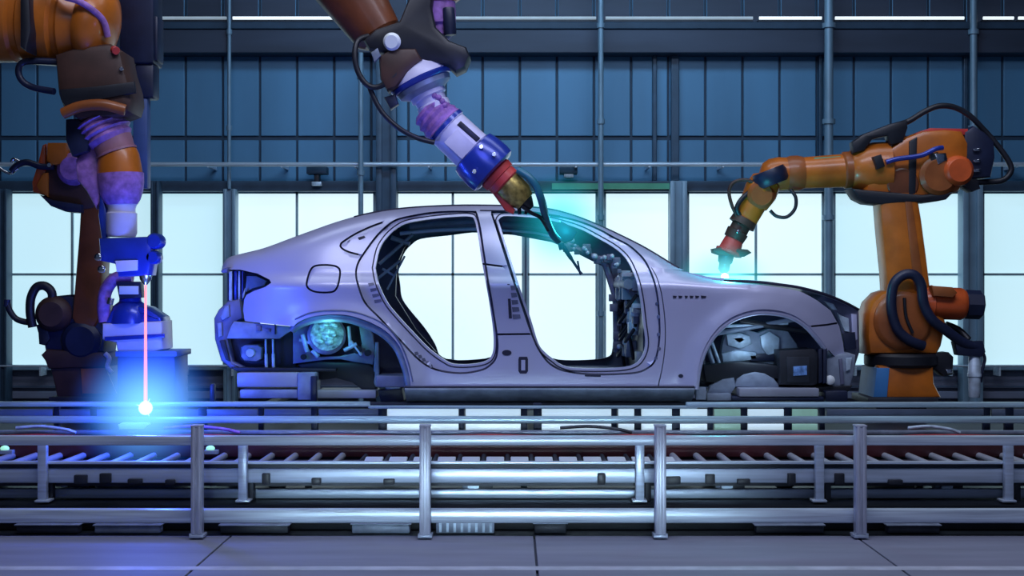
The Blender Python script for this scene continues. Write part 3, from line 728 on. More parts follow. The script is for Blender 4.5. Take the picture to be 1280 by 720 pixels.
bump = PX('rear_bumper', M_PAINTIN, [(285,376),(300,374),(303,398),(292,403),(285,424),(291,452),(305,459),(304,463),(288,461),(276,451),(268,424),(267,398),(273,387)], 11.0, 1.25, 0.02)
PX('bumper_strip', M_GREYBL, [(281,383),(286,381),(287,396),(278,400),(275,396)], 10.98, 0.02, parent=bump)
PX('bumper_strip', M_GREYBL, [(271,404),(277,403),(278,420),(273,422)], 10.98, 0.02, parent=bump)
PX('bumper_strip', M_BLACK, [(274,426),(281,425),(288,452),(282,450)], 10.98, 0.02, parent=bump)
PX('valance', M_GREYBL, [(292,401.5),(367,408.5),(367,412),(358,417),(349,423.5),(283,423.5),(288,409)], 10.9, 0.04, 0.008)
PX('valance_tab', M_PAINTIN, [(320,406),(326,407),(326,414),(320,414)], 10.885, 0.02); PX('valance_tab', M_PAINTIN, [(331,410),(338,411),(337,415),(333,415)], 10.885, 0.02)
PX('valance_tab', M_GROOVE, [(343,404),(344.4,404.2),(344.4,418),(343,418)], 10.885, 0.02)
PX('rear_cavity', M_BLACK, [(286,423),(370,412),(370,460),(292,460)], 11.1, 0.9)
PX('rear_module', M_GREYBL, [(301,434),(306,431),(322,431),(327,435),(326,449),(320,452),(305,451),(301,446)], 11.0, 0.12, 0.012)
RV(car, 'module_cap', M_LTBL, (313, 441, 0), (313, 441, -0.02), 11.0, [(0, 6.5), (1, 5)])
for x in (333, 342): RV(car, 'damper', M_LTBL, (x, 461), (x-1, 424), 11.03, [(0, 2), (0.5, 2), (0.52, 1.3), (1, 1.3)])
PX('rear_skirt', M_BLACK, [(288,459),(420,461),(420,464.5),(296,464.5)], 10.95, 0.9)
# ---------------- rear wheelhouse
PX('wheelhouse', M_NAVY, [(368,408),(390,397),(414,394),(440,396),(470,407),(492,424),(504,450),(512,484),(476,484),(470,456),(368,456)], 11.25, 0.3)
plate = PX('wheelhouse_plate', M_GREYBL, [(366,409),(380,402),(400,399),(398,404),(386,408),(384,436),(400,446),(425,445),(448,440),(452,430),(448,405),(456,406),(466,418),(469,440),(466,456),(445,453),(425,449),(405,450),(366,455)], 11.08, 0.05, 0.008)
PX('wheelhouse_back', M_DARK, [(370,409),(400,399),(450,404),(466,418),(468,452),(372,452)], 11.15, 0.05)
RV(plate, 'strut_ring', M_LTBL, (409, 419, -0.01), (409, 419, -0.09), 11.08, [(0, 24), (0.5, 24), (0.7, 23), (1, 20)])
M_CYANP = mat('weld_lit_casting', (0.45, 0.75, 0.75), 0.4, 0.2, var=0.7, nscale=28, bump=0.8)  # cyan weld light painted into the base colour
bm = bmesh.new()
add_rev(bm, W(409, 418, 10.985), W(409, 418, 10.95), [(0, 0.13), (0.6, 0.125), (1, 0.09)], 24)
for i in range(34):
    a = rnd.uniform(0, 6.28); r = rnd.uniform(0, 17); w = W(409+r*math.cos(a), 418+r*math.sin(a), 10.955); s = rnd.uniform(0.012, 0.028); add_ball(bm, w, s*1.5, s, s, 8)
obj('strut_tower', bm, M_CYANP, plate, 40, label='round strut tower painted with cyan weld light')
for (a, b, r) in (((378, 418), (384, 440), 3), ((390, 438), (398, 446), 3), ((374, 425), (392, 430), 2), ((430, 438), (446, 430), 2.6), ((438, 426), (452, 444), 2), ((436, 408), (438, 436), 2.2)):
    RV(plate, 'bracket', M_LTBL, (a[0], a[1]), (b[0], b[1]), 11.03, cyl(r))
for x, y, r in ((447, 437, 5), (460, 441, 4), (380, 446, 3.5)): RV(plate, 'bushing', M_BLACK, (x, y, 0), (x, y, -0.04), 11.06, [(0, r), (1, r)])
PX('suspension_arm', M_BLACK, [(372,456),(400,452),(440,453),(462,456),(472,464),(470,487),(452,487),(440,478),(420,473),(402,475),(388,472),(378,466)], 11.05, 0.2, 0.02)
PX('chassis_leg', M_GREYBL, [(469,428),(473,428),(474,478),(470,484),(466,478)], 11.05, 0.06)
PX('mount_block', M_GREYBL, [(484,474),(492,470),(499,472),(501,488),(482,490),(481,482)], 10.98, 0.15, 0.01)
PX('jack_point', M_BLACK, [(472,488),(502,486),(505,501),(476,503)], 10.95, 0.2, 0.008)
# arch lip inner flange
bm = bmesh.new(); L = [(x-1.5, y+4.5) for x, y in smooth2(REAR_ARCH)]
add_tube(bm, [W(x, y, side_y((x, y))+0.05) for x, y in L], 0.03, 8, 1); obj('arch_lip', bm, M_GREYBL, car, 60)
bm = bmesh.new(); L = [(x, y+3.5) for x, y in smooth2(FRONT_ARCH)]
add_tube(bm, [W(x, y, side_y((x, y))+0.03) for x, y in L], 0.022, 8, 1); obj('arch_lip', bm, M_PAINT, car, 60)
bm = bmesh.new(); add_tube(bm, [W(x, y, side_y((x, y))-0.002) for x, y in smooth2([(516,477),(511,455),(503,434),(492,417),(478,404),(462,396),(440,389.5),(414,388),(388,391),(369,399)])], 0.006, 6, 1); obj('arch_seam', bm, M_PAINTIN, car, 60)
# ---------------- front wheelhouse
PX('wheelhouse', M_NAVY, [(874,483),(880,440),(896,414),(920,398),(960,389),(990,394),(1010,406),(1034,436),(1036,483)], 11.32, 0.4)
inn = PX('inner_fender', M_GREYBL, [(899,456),(903,430),(908,414),(930,411),(948,416),(960,411),(985,414),(996,430),(1004,455)], 11.18, 0.1, 0.01)
for pts, m in (([(908,418),(926,416),(938,420),(940,430),(926,436),(910,432)], M_LTBL), ([(950,420),(962,414),(975,422),(974,440),(960,446),(952,434)], M_LTBL), ([(902,442),(920,437),(945,440),(948,450),(904,453)], M_LTBL), ([(936,443),(972,441),(974,451),(938,452)], M_NAVY), ([(912,422),(928,420),(934,425),(924,431)], M_PAINTIN)):
    PX('pressing', m, pts, 11.14, 0.05, 0.012, parent=inn)
for a, b, r, m in (((890, 418), (1000, 398), 3, M_GREYBL), ((905, 408), (985, 404), 2, M_LTBL), ((925, 401), (1010, 415), 3.4, M_BLACK), ((884, 432), (896, 470), 3, M_GREYBL), ((889, 425), (902, 462), 2, M_LTBL), ((878, 448), (884, 478), 3, M_NAVY)):
    RV(car, 'stay', m, a, b, 11.08, cyl(r, e=0.02))
PX('subframe', M_BLACK, [(879,456),(925,452),(960,455),(978,458),(978,474),(930,472),(900,480),(882,478)], 11.0, 0.3, 0.015)
PX('wheel_hub_cover', M_GREYBL, [(918,484),(921,474),(930,468),(944,465),(956,467),(967,473),(974,481),(974,485)], 10.98, 0.1, 0.015)
PX('lower_arm', M_GREYBL, [(884,492),(888,482),(904,474),(918,472),(920,484),(914,493)], 10.98, 0.1, 0.015)
box = PX('control_box', M_BLACK, [(974,438),(1018,436),(1023,442),(1022,480),(1016,482),(975,481)], 10.92, 0.3, 0.012)
PX('box_recess', M_DARK, [(984,446),(1012,446),(1012,478),(984,478)], 10.905, 0.02, parent=box)
PX('box_label', M_SCREEN, [(992,458),(1009,457),(1009,469),(992,470)], 10.895, 0.012, parent=box)
for x in (1025, 1031): PX('bracket', M_NAVY, [(x-2, 437), (x+3, 435), (x+3, 478), (x-2, 480)], 10.95, 0.1)
# ---------------- front end
PX('lamp_housing', M_PAINTIN, [(1021,374),(1030,368),(1055,378),(1073,388),(1074,432),(1070,441),(1056,443),(1052,412),(1042,390)], 11.22, 0.8, 0.015)
PX('lamp_facet', M_LTBL, [(1047,391),(1053,395),(1061,398),(1062,415),(1056,414),(1051,403)], 11.19, 0.04, 0.006)
PX('lamp_facet', M_LTBL, [(1030,376),(1042,380),(1047,388),(1041,387)], 11.17, 0.04, 0.006)
PX('lamp_facet', M_PAINT, [(1064,392),(1071,393),(1072,424),(1066,428)], 11.19, 0.04, 0.006)
PX('lamp_cavity', M_NAVY, [(1053,417),(1069,415),(1071,436),(1057,438)], 11.18, 0.04, 0.006)
PX('front_crash_box', M_GREYBL, [(1032,448),(1044,443),(1062,441),(1070,444),(1069,462),(1063,484),(1042,484),(1034,478)], 11.02, 0.5, 0.02)
PX('crash_rib', M_PAINTIN, [(1049,449),(1053,448),(1056,480),(1051,481)], 11.0, 0.03); PX('crash_rib', M_LTBL, [(1057,448),(1065,447),(1063,462),(1058,464)], 11.0, 0.03)
RV(car, 'fog_lamp', M_WHITE, (1037, 475, 0), (1037, 475, -0.03), 10.99, [(0, 6), (0.6, 6), (1, 3)])
PX('front_skirt', M_BLACK, [(1010,484),(1066,482),(1060,490),(1012,490)], 11.0, 0.5)
PX('bumper_bar', M_PAINTIN, [(1066,388),(1074,388),(1075,440),(1068,462),(1062,462),(1064,440)], 11.4, 0.5, 0.02)

# ------------------------------------------------------------------ skid under the car
sk = thing('car_skid', W(640, 503, 11.2), 'low steel carrier skid with support blocks under the car body', 'skid')
for y in (10.85, 12.2):
    bm = bmesh.new(); a, b = W(288, 0, Y0).x, W(1062, 0, Y0).x; zz = W(0, 503.5, Y0).z; add_box(bm, a, b, y, y+0.08, zz-0.05, zz-0.01, 0.006); obj('runner', bm, M_DARK, sk)
for px_ in (330, 520, 690, 850, 1000):
    bm = bmesh.new(); a = W(px_, 0, Y0).x; add_box(bm, a-0.04, a+0.04, 10.93, 12.2, zz-0.045, zz-0.015); obj('crossbar', bm, M_DARK, sk)
def blk(name, m, a, b, c, d, Y, dd): BX(sk, name, m, a, b, c, d, Y, dd, 0.008)
blk('support_block', M_PANG, 296, 372, 466, 484, 10.85, 0.4); blk('support_pad', M_GREYBL, 372, 394, 466, 500, 10.83, 0.3)
blk('support_foot', M_GREYBL, 300, 372, 487, 498, 10.85, 0.3); blk('support_post', M_NAVY, 388, 396, 470, 503, 10.8, 0.05)
blk('support_block', M_PANG, 396, 470, 488, 498, 10.95, 0.3)
blk('support_block', M_PANG, 924, 1024, 485.5, 496, 10.85, 0.4); blk('support_foot', M_NAVY, 915, 1030, 496, 501, 10.86, 0.3)
blk('support_post', M_GREYBL, 870, 883, 484, 500, 10.8, 0.06); blk('support_pad', M_GREYBL, 884, 914, 492, 501, 10.9, 0.2)
blk('support_post', M_NAVY, 262, 268, 480, 503, 10.9, 0.05)
blk('support_pad', M_NAVY, 1032, 1060, 489, 502, 10.9, 0.3)

# ------------------------------------------------------------------ right robot
YR = 11.7
rr = thing('industrial_robot', W(1130, 503, YR), 'orange six-axis robot standing right of the car, welding the bonnet', 'robot')
bm = bmesh.new(); a = W(1084, 502, YR-0.25); b = W(1172, 502, YR-0.25); add_box(bm, a.x, b.x, YR-0.28, YR+0.28, a.z-0.02, a.z+0.035, 0.008); add_box(bm, a.x+0.08, b.x-0.08, YR-0.22, YR+0.22, 0.0, a.z-0.02); obj('pedestal', bm, M_DARK, rr)
PR(rr, 'base', M_ORANGE, [(1093,456),(1162,456),(1163,478),(1172,496),(1089,496),(1092,478)], YR, 0.24, 0.03)
PR(rr, 'base_panel', M_BLUEP, [(1091,459),(1107,459),(1104,495),(1087,495)], YR, 0.25, 0.008, label='blue painted patch')
RV(rr, 'turntable', M_BLACK, (1128, 458), (1128, 441), YR, [(0, 44), (0.2, 47), (0.8, 47), (1, 44)], seg=36)
PR(rr, 'connector_block', M_BLACK, [(1150,444),(1184,440),(1190,446),(1189,468),(1178,470),(1168,462),(1150,458)], YR-0.1, 0.1, 0.015)
PR(rr, 'connector_plug', M_CHROME, [(1182,462),(1190,461),(1191,467),(1184,468)], YR-0.2, 0.02, 0.005)
hs = PR(rr, 'shoulder_housing', M_ORANGE, [(1083,443),(1080,420),(1081,393),(1086,378),(1098,366),(1114,361),(1140,359),(1160,362),(1174,378),(1180,405),(1174,432),(1168,443)], YR, 0.2, 0.06)
RV(hs, 'housing_ring', M_ORANGED, (1120, 400, -0.19), (1120, 400, -0.24), YR, [(0, 36), (0.5, 36), (0.8, 33), (1, 30)])
PR(rr, 'lower_arm', M_ORANGE, [(1096,240),(1144,240),(1150,275),(1156,320),(1162,368),(1158,400),(1140,412),(1118,408),(1108,392),(1105,340),(1100,290)], YR-0.05, 0.13, 0.035)
PR(rr, 'arm_shade_strip', M_ORANGED, [(1131,252),(1140,252),(1154,350),(1150,370),(1143,365)], YR-0.175, 0.012, 0.006)  # the arm is plain; this strip paints its shaded right side
mt = RV(rr, 'shoulder_motor', M_REDOR, (1148, 378, -0.12), (1200, 380, -0.12), YR, [(0, 14), (0.02, 20), (0.2, 22), (0.22, 20), (0.9, 20), (0.95, 19), (1, 17)])
RV(mt, 'motor_cap', M_NAVY, (1199, 380, -0.12), (1221, 381, -0.12), YR, [(0, 16), (0.1, 18), (0.9, 18), (1, 16)], seg=8)
PR(mt, 'motor_box', M_ORANGED, [(1163,357),(1190,359),(1196,366),(1190,372),(1166,370)], YR-0.25, 0.05, 0.012)
TB(rr, 'hose', M_NAVY, [(1143,431,-0.26),(1125,424,-0.28),(1110,410,-0.28),(1103,385,-0.28),(1105,358,-0.28),(1116,345,-0.28),(1130,344,-0.28),(1139,356,-0.28),(1142,378,-0.28),(1152,398,-0.28),(1172,413,-0.26),(1195,428,-0.22),(1212,432,-0.2)], YR, 6.3, seg=14)
TB(rr, 'hose', M_BLACK, [(1120,372,-0.25),(1122,395,-0.25),(1130,415,-0.25)], YR, 2)
vb = PR(rr, 'valve_block', M_NAVY, [(1192,427),(1228,426),(1231,440),(1226,446),(1196,444)], YR-0.18, 0.06, 0.012)
RV(vb, 'reflection_cylinder', M_LTBL, (1218, 497), (1218, 437), YR-0.18, [(0, 6), (0.03, 7), (0.42, 7.5), (0.44, 8.6), (0.5, 8.6), (0.52, 8), (0.9, 7), (1, 3)])  # pale cylinder added to stand for a reflection
TB(vb, 'hose', M_NAVY, [(1226,436),(1231,448),(1228,462),(1226,478)], YR-0.18, 2)
TB(rr, 'hose', M_BLACK, [(1180,405,-0.05),(1196,412,-0.05),(1206,424,-0.1)], YR, 4)
# upper arm
eb = PR(rr, 'elbow_housing', M_ORANGE, [(1078,240),(1092,200),(1110,186),(1130,172),(1150,164),(1178,162),(1200,164),(1208,180),(1207,222),(1196,240),(1170,250),(1140,252),(1100,252)], YR, 0.16, 0.05)
PR(rr, 'elbow_cover', M_RED, [(1140,168),(1160,161),(1207,162),(1208,170),(1176,168),(1150,172)], YR, 0.13, 0.008, label='red top edge')
RV(rr, 'elbow_shade_disc', M_ORANGESH, (1122, 232, -0.17), (1122, 232, 0.1), YR, [(0, 18), (0.1, 23), (1, 24)])  # brown disc stands for the dark shading at the elbow
PR(rr, 'elbow_band', M_BLACK, [(1133,178),(1143,172),(1141,244),(1132,246)], YR, 0.175, 0.01)
PR(rr, 'under_cover', M_BLACK, [(1062,236),(1080,238),(1150,244),(1190,240),(1180,250),(1160,253),(1120,254),(1100,256),(1082,254),(1070,248)], YR-0.05, 0.14, 0.02)
RV(rr, 'axis_motor', M_REDOR, (1188, 216, -0.12), (1188, 216, -0.26), YR, [(0, 19), (0.5, 19), (0.8, 18), (1, 14)])
RV(rr, 'gear_cap', M_ORANGED, (1165, 222, -0.12), (1165, 222, -0.22), YR, [(0, 24), (0.7, 24), (1, 19)])
PR(rr, 'cable_socket', M_CHROME, [(1167,192),(1182,191),(1184,200),(1172,206)], YR-0.2, 0.03, 0.008)
PR(rr, 'socket_shadow', M_BLACK, [(1162,192),(1172,190),(1176,208),(1164,206)], YR-0.18, 0.03, 0.006)
RV(rr, 'forearm_ring', M_ORANGE, (1062, 212), (1112, 210), YR, [(0, 22), (0.05, 25), (0.35, 31), (0.6, 33), (0.95, 33), (1, 28)])
RV(rr, 'forearm_ring', M_ORANGED, (1052, 213), (1066, 212), YR, [(0, 20), (0.2, 23), (0.8, 23), (1, 20)])
fa = RV(rr, 'forearm', M_ORANGE, (986, 217), (1060, 213), YR, cyl(19, 21, 0.01))
PR(fa, 'forearm_stripe', M_GREENP, [(1017,197.5),(1050,195.5),(1050,199),(1017,200.5)], YR-0.02, 0.06, 0.004, label='pale green strip')
RV(rr, 'wrist_ring', M_ORANGED, (982, 217), (1004, 216), YR, [(0, 20), (0.3, 22), (0.7, 22), (1, 20)])
wr = RV(rr, 'wrist_housing', M_ORANGE, (950, 218), (988, 217), YR, [(0, 6), (0.1, 14), (0.3, 19), (0.6, 21), (1, 20)])
RV(wr, 'wrist_collar', M_NAVY, (957, 214, -0.1), (964, 232, -0.1), YR, [(0, 20), (0.3, 22), (0.8, 21), (1, 18)])
wa = RV(rr, 'wrist_arm', M_ORANGE, (960, 222, -0.02), (927, 281, -0.04), YR, [(0, 12), (0.08, 19), (0.3, 21), (0.55, 18), (0.58, 16), (0.9, 15), (1, 12)])
RV(wa, 'wrist_pivot', M_ORANGED, (948, 245, -0.05), (948, 245, -0.16), YR, [(0, 17), (0.7, 17), (1, 13)])
RV(rr, 'flange', M_BROWN, (930, 274, -0.04), (916, 299, -0.04), YR, [(0, 16), (0.3, 17), (0.32, 12), (0.6, 12), (0.62, 14), (1, 13)])
PR(rr, 'flange_plug', M_CHROME, [(922,286),(926,287),(924,292),(920,291)], YR-0.16, 0.02, 0.004)
RV(rr, 'tool_head', M_RED, (918, 296, -0.04), (909, 318, -0.04), YR, [(0, 10), (0.2, 12), (0.75, 14), (0.8, 17), (0.92, 17), (1, 12)])
PR(rr, 'tool_bracket', M_BROWN, [(890,311),(900,309),(934,312),(939,316),(930,321),(900,319),(891,316)], YR-0.05, 0.07, 0.012)
RV(rr, 'torch', M_NAVY, (907, 318, -0.04), (903, 342, -0.04), YR, [(0, 10), (0.4, 9), (0.5, 7), (0.8, 7), (1, 3)])
TB(rr, 'hose', M_BLACK, [(1064,190,-0.1),(1066,182,-0.1),(1082,172,-0.12),(1108,161,-0.12),(1130,154,-0.12),(1150,142,-0.12),(1168,135,-0.12),(1188,136,-0.1),(1208,146,-0.08),(1228,164,-0.05),(1247,186,-0.05),(1260,206,-0.05),(1260,217,-0.05),(1250,226,-0.05),(1232,228,-0.05),(1214,229,-0.1)], YR, 3.6, seg=12)
PR(rr, 'hose_sleeve', M_BLACK, [(1064,178),(1078,168),(1112,155),(1133,150),(1134,160),(1128,178),(1112,182),(1108,170),(1090,174),(1080,188),(1066,192)], YR-0.1, 0.06, 0.02)
rm = PR(rr, 'rear_motor', M_NAVY, [(1202,166),(1214,158),(1228,166),(1240,178),(1241,198),(1236,222),(1214,224),(1202,222)], YR, 0.14, 0.03)
for y in (186, 200, 212): PR(rm, 'motor_plug', M_CHROME, [(1216,y),(1226,y-1),(1224,y+3),(1217,y+3)], YR-0.15, 0.02, 0.004)
PR(rr, 'rear_bracket', M_BLACK, [(1200,222),(1220,224),(1224,236),(1214,240),(1200,232)], YR-0.05, 0.08, 0.012)
TB(rr, 'hose', M_BLUE, [(1098,206,-0.24),(1112,202,-0.24),(1140,198,-0.24),(1158,190,-0.24),(1168,188,-0.22)], YR, 3.2, label='blue hose along the elbow')
PR(rr, 'hose_clamp', M_BLACK, [(1091,196),(1101,193),(1106,208),(1096,212)], YR-0.22, 0.04, 0.01)
TB(rr, 'hose', M_BROWN, [(944,232,-0.1),(930,226,-0.1),(915,229,-0.1),(909,240,-0.1),(912,256,-0.1),(918,270,-0.1),(922,282,-0.1)], YR, 2.2)
TB(rr, 'hose', M_BLACK, [(985,238,-0.1),(991,248,-0.12),(990,262,-0.12),(980,272,-0.12),(968,271,-0.1),(960,264,-0.1)], YR, 2.2)
TB(rr, 'hose', M_BLACK, [(936,240,-0.1),(924,250,-0.12),(918,262,-0.12),(924,272,-0.1)], YR, 3)

# ------------------------------------------------------------------ left standing robot
YL = 11.8
lr = thing('industrial_robot', W(100, 503, YL), 'shadowed brown-orange robot standing at the left behind the blue laser', 'robot')
bm = bmesh.new(); a = W(62, 502, YL-0.25); b = W(150, 502, YL-0.25); add_box(bm, a.x, b.x, YL-0.28, YL+0.28, a.z-0.02, a.z+0.04, 0.008); add_box(bm, a.x+0.08, b.x-0.08, YL-0.22, YL+0.22, 0.0, a.z-0.02); obj('pedestal', bm, M_DARK, lr)
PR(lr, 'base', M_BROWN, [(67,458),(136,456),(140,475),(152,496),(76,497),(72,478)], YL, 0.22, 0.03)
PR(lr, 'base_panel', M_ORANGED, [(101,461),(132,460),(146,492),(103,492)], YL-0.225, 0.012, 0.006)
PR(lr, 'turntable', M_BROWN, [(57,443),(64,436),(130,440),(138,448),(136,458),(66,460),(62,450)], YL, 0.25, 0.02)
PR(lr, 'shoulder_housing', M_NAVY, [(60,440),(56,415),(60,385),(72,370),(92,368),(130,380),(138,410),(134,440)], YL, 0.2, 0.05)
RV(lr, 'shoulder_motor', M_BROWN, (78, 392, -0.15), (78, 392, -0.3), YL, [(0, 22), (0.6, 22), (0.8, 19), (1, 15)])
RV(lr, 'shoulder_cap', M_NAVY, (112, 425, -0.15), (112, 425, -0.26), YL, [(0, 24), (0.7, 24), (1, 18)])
PR(lr, 'lower_arm', M_ORANGESH, [(104,235),(130,235),(131,320),(127,396),(118,412),(100,410),(92,398),(96,350),(101,290)], YL-0.12, 0.12, 0.03)
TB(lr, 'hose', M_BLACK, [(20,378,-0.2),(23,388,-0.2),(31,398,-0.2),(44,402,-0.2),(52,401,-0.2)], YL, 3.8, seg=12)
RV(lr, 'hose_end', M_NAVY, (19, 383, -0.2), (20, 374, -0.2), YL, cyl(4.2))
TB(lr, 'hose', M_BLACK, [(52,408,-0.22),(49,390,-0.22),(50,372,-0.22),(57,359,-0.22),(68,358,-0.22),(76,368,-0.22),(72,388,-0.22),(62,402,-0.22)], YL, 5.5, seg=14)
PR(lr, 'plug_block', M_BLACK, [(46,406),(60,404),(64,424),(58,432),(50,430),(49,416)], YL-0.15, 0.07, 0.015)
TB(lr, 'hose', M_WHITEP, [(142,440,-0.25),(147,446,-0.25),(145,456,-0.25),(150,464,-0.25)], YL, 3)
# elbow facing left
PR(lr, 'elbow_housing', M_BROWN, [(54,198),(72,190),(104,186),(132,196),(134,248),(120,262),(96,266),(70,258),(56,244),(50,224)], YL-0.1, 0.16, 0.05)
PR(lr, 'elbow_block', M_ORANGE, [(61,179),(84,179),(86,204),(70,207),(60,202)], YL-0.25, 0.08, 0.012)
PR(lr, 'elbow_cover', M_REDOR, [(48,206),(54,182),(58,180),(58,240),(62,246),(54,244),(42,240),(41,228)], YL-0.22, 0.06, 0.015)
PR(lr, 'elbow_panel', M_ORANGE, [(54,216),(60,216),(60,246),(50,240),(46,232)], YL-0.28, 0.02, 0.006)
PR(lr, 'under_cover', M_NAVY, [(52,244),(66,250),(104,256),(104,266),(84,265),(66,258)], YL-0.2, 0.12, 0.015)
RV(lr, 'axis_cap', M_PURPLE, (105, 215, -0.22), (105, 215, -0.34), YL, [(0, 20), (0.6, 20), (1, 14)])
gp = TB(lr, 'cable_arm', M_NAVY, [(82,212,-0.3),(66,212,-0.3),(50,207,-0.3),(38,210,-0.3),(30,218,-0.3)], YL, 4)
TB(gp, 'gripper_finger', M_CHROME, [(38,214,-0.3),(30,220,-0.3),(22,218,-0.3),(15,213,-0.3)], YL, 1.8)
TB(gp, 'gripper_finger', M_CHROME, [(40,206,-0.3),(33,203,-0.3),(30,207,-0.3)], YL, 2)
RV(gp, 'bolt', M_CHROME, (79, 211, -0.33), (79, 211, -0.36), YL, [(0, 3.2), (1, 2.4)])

# ------------------------------------------------------------------ blue-lit welding positioner on the left
YP = 11.25
wp = thing('welding_positioner', W(178, 503, YP), 'blue-lit white welding pedestal with domed top under the left laser head', 'machine')
bm = bmesh.new(); a, b = W(146, 0, YP-0.2).x, W(219, 0, YP-0.2).x; zt_ = W(0, 441, YP-0.2).z; add_box(bm, a, b, YP-0.2, YP+0.25, 0.0, zt_, 0.02); obj('base', bm, mat('blue_lit_cabinet', (0.04, 0.09, 0.40), 0.45, var=0.2), wp)  # blue weld light painted into the pedestal's colours
BX(wp, 'base_rim', mat('blue_lit_rim', (0.10, 0.2, 0.6), 0.4), 144, 221, 439, 446, YP-0.22, 0.5)
PR(wp, 'body', M_WHITEP, [(131,404),(206,401),(207,436),(196,440),(150,440),(148,428),(131,424)], YP, 0.18, 0.03)
PR(wp, 'body_seam', M_BLUE, [(131,421),(206,417),(206,422),(150,425),(131,426)], YP-0.18, 0.015, 0.004)
PR(wp, 'shoulder', M_BLUE, [(134,404),(142,388),(160,378),(186,384),(204,396),(206,403)], YP, 0.16, 0.03)
RV(wp, 'dome', M_BLUE, (163, 404), (163, 368), YP-0.05, [(0, 26), (0.3, 25), (0.6, 21), (0.75, 14), (0.9, 13), (1, 11)])
TB(wp, 'curved_arm', M_PURPLE, [(136,402,-0.1),(134,385,-0.1),(136,366,-0.1),(144,352,-0.1),(156,346,-0.1),(170,346,-0.1)], YP, 8, seg=14)
PR(wp, 'head_plate', M_NAVY, [(146,352),(176,352),(178,372),(150,374)], YP-0.12, 0.06, 0.012)
PR(wp, 'name_plate', M_WHITE, [(149,357.5),(173,357.5),(173,368),(149,368)], YP-0.185, 0.006, 0.002, label='blank white plate')
RV(wp, 'valve', M_CHROME, (146, 380, -0.2), (148, 372, -0.2), YP, cyl(4))

# ------------------------------------------------------------------ left hanging robot (laser)
YH = 10.4
lh = thing('laser_robot', W(150, 0, YH), 'large orange hanging robot at top left carrying the blue laser head', 'robot')
bm = bmesh.new(); pbox(bm, 149, 192, -180, 79, YH+0.75, 0.3, 0.02); pbox(bm, 192, 197, 20, 76, YH+0.78, 0.2, 0.01)
pbox(bm, 168, 192, 79, 122, YH+0.78, 0.2, 0.02); obj('hanging_mast', bm, M_NAVY, lh)
bm = bmesh.new(); pbox(bm, 166, 184, 122, 235, YH+0.8, 0.12, 0.012); obj('cable_duct', bm, mat('blue_duct', (0.05, 0.10, 0.26), 0.45), lh)
RV(lh, 'upper_arm', M_ORANGE, (-70, 10, 0.1), (120, 30, 0.05), YH, [(0, 62), (0.3, 60), (0.48, 56), (0.5, 52), (0.54, 52), (0.56, 57), (0.75, 56), (0.77, 51), (0.80, 51), (0.82, 54), (0.96, 48), (1.0, 42)], seg=40)
RV(lh, 'upper_arm_cap', M_ORANGE, (108, 28, 0.0), (146, 36, -0.02), YH, [(0, 46), (0.2, 50), (0.45, 49), (0.75, 40), (0.92, 24), (1, 8)], seg=36)
TB(lh, 'hose', M_PURPLE, [(75,-12,-0.3),(95,6,-0.33),(118,14,-0.32),(138,30,-0.22),(142,50,-0.15)], YH, 4)
PR(lh, 'arm_band', M_BLACK, [(28,-40),(38,-40),(42,40),(36,66),(28,60)], YH-0.22, 0.12, 0.02)
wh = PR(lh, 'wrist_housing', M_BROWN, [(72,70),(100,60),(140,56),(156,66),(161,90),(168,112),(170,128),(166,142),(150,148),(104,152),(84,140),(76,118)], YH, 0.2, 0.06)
PR(wh, 'wrist_band', M_BLACK, [(74,112),(120,108),(168,102),(170,116),(140,122),(110,128),(84,138),(76,124)], YH-0.2, 0.02, 0.01)
TB(wh, 'wrist_ring', M_ORANGED, [(90,146,-0.2),(112,138,-0.22),(140,136,-0.22),(166,142,-0.2)], YH, 7, seg=12)
RV(wh, 'wrist_bolt', M_RED, (152, 68, -0.2), (156, 70, -0.23), YH, cyl(5)); RV(wh, 'wrist_bolt', M_CHROME, (160, 90, -0.18), (162, 92, -0.22), YH, cyl(2.5))
TB(lh, 'hose', M_NAVY, [(78,80,-0.1),(52,79,-0.1),(34,81,-0.1),(29,92,-0.1),(34,104,-0.1),(48,112,-0.1),(76,118,-0.15)], YH, 4.2, seg=12)
RV(lh, 'gaiter', M_PURPLE, (126, 148), (140, 178), YH, [(0, 30), (0.1, 33), (0.2, 29), (0.32, 32), (0.44, 28), (0.56, 31), (0.68, 27), (0.8, 29), (1, 25)])
PR(lh, 'gaiter_cover', M_NAVY, [(84,150),(108,148),(116,170),(112,190),(92,196),(84,176)], YH, 0.1, 0.02)
RV(lh, 'neck_band', mat('rose_band', (0.34, 0.16, 0.22), 0.4, var=0.2), (139, 172), (146, 192), YH, [(0, 23), (0.1, 25), (0.85, 24), (0.88, 26), (1, 26)])
jh = RV(lh, 'joint_head', M_ORANGE, (148, 186), (152, 250), YH, [(0, 22), (0.12, 25), (0.35, 27), (0.55, 28), (0.56, 28), (0.8, 26), (0.92, 22), (1, 18)], seg=36)
RV(jh, 'joint_shroud', M_PURPLE, (150.5, 217), (152.5, 256), YH, [(0, 28.6), (0.3, 28.4), (0.6, 26.4), (0.85, 23), (1, 19)], seg=36)
PR(lh, 'side_link', M_PURPLE, [(96,200),(118,180),(126,200),(128,252),(122,262),(110,240),(98,225)], YH+0.06, 0.1, 0.03)
RV(lh, 'neck', M_WHITEP, (152, 252), (152, 296), YH, [(0, 20), (0.2, 17), (0.3, 17), (0.34, 19), (0.9, 19), (1, 17)])
PR(lh, 'neck_cover', M_BLUE, [(126,240),(134,262),(134,300),(128,300),(124,270)], YH, 0.05, 0.012)
cl = PR(lh, 'clamp_head', M_BLUE, [(126,298),(190,296),(192,320),(188,344),(150,346),(146,330),(128,326)], YH, 0.12, 0.02)
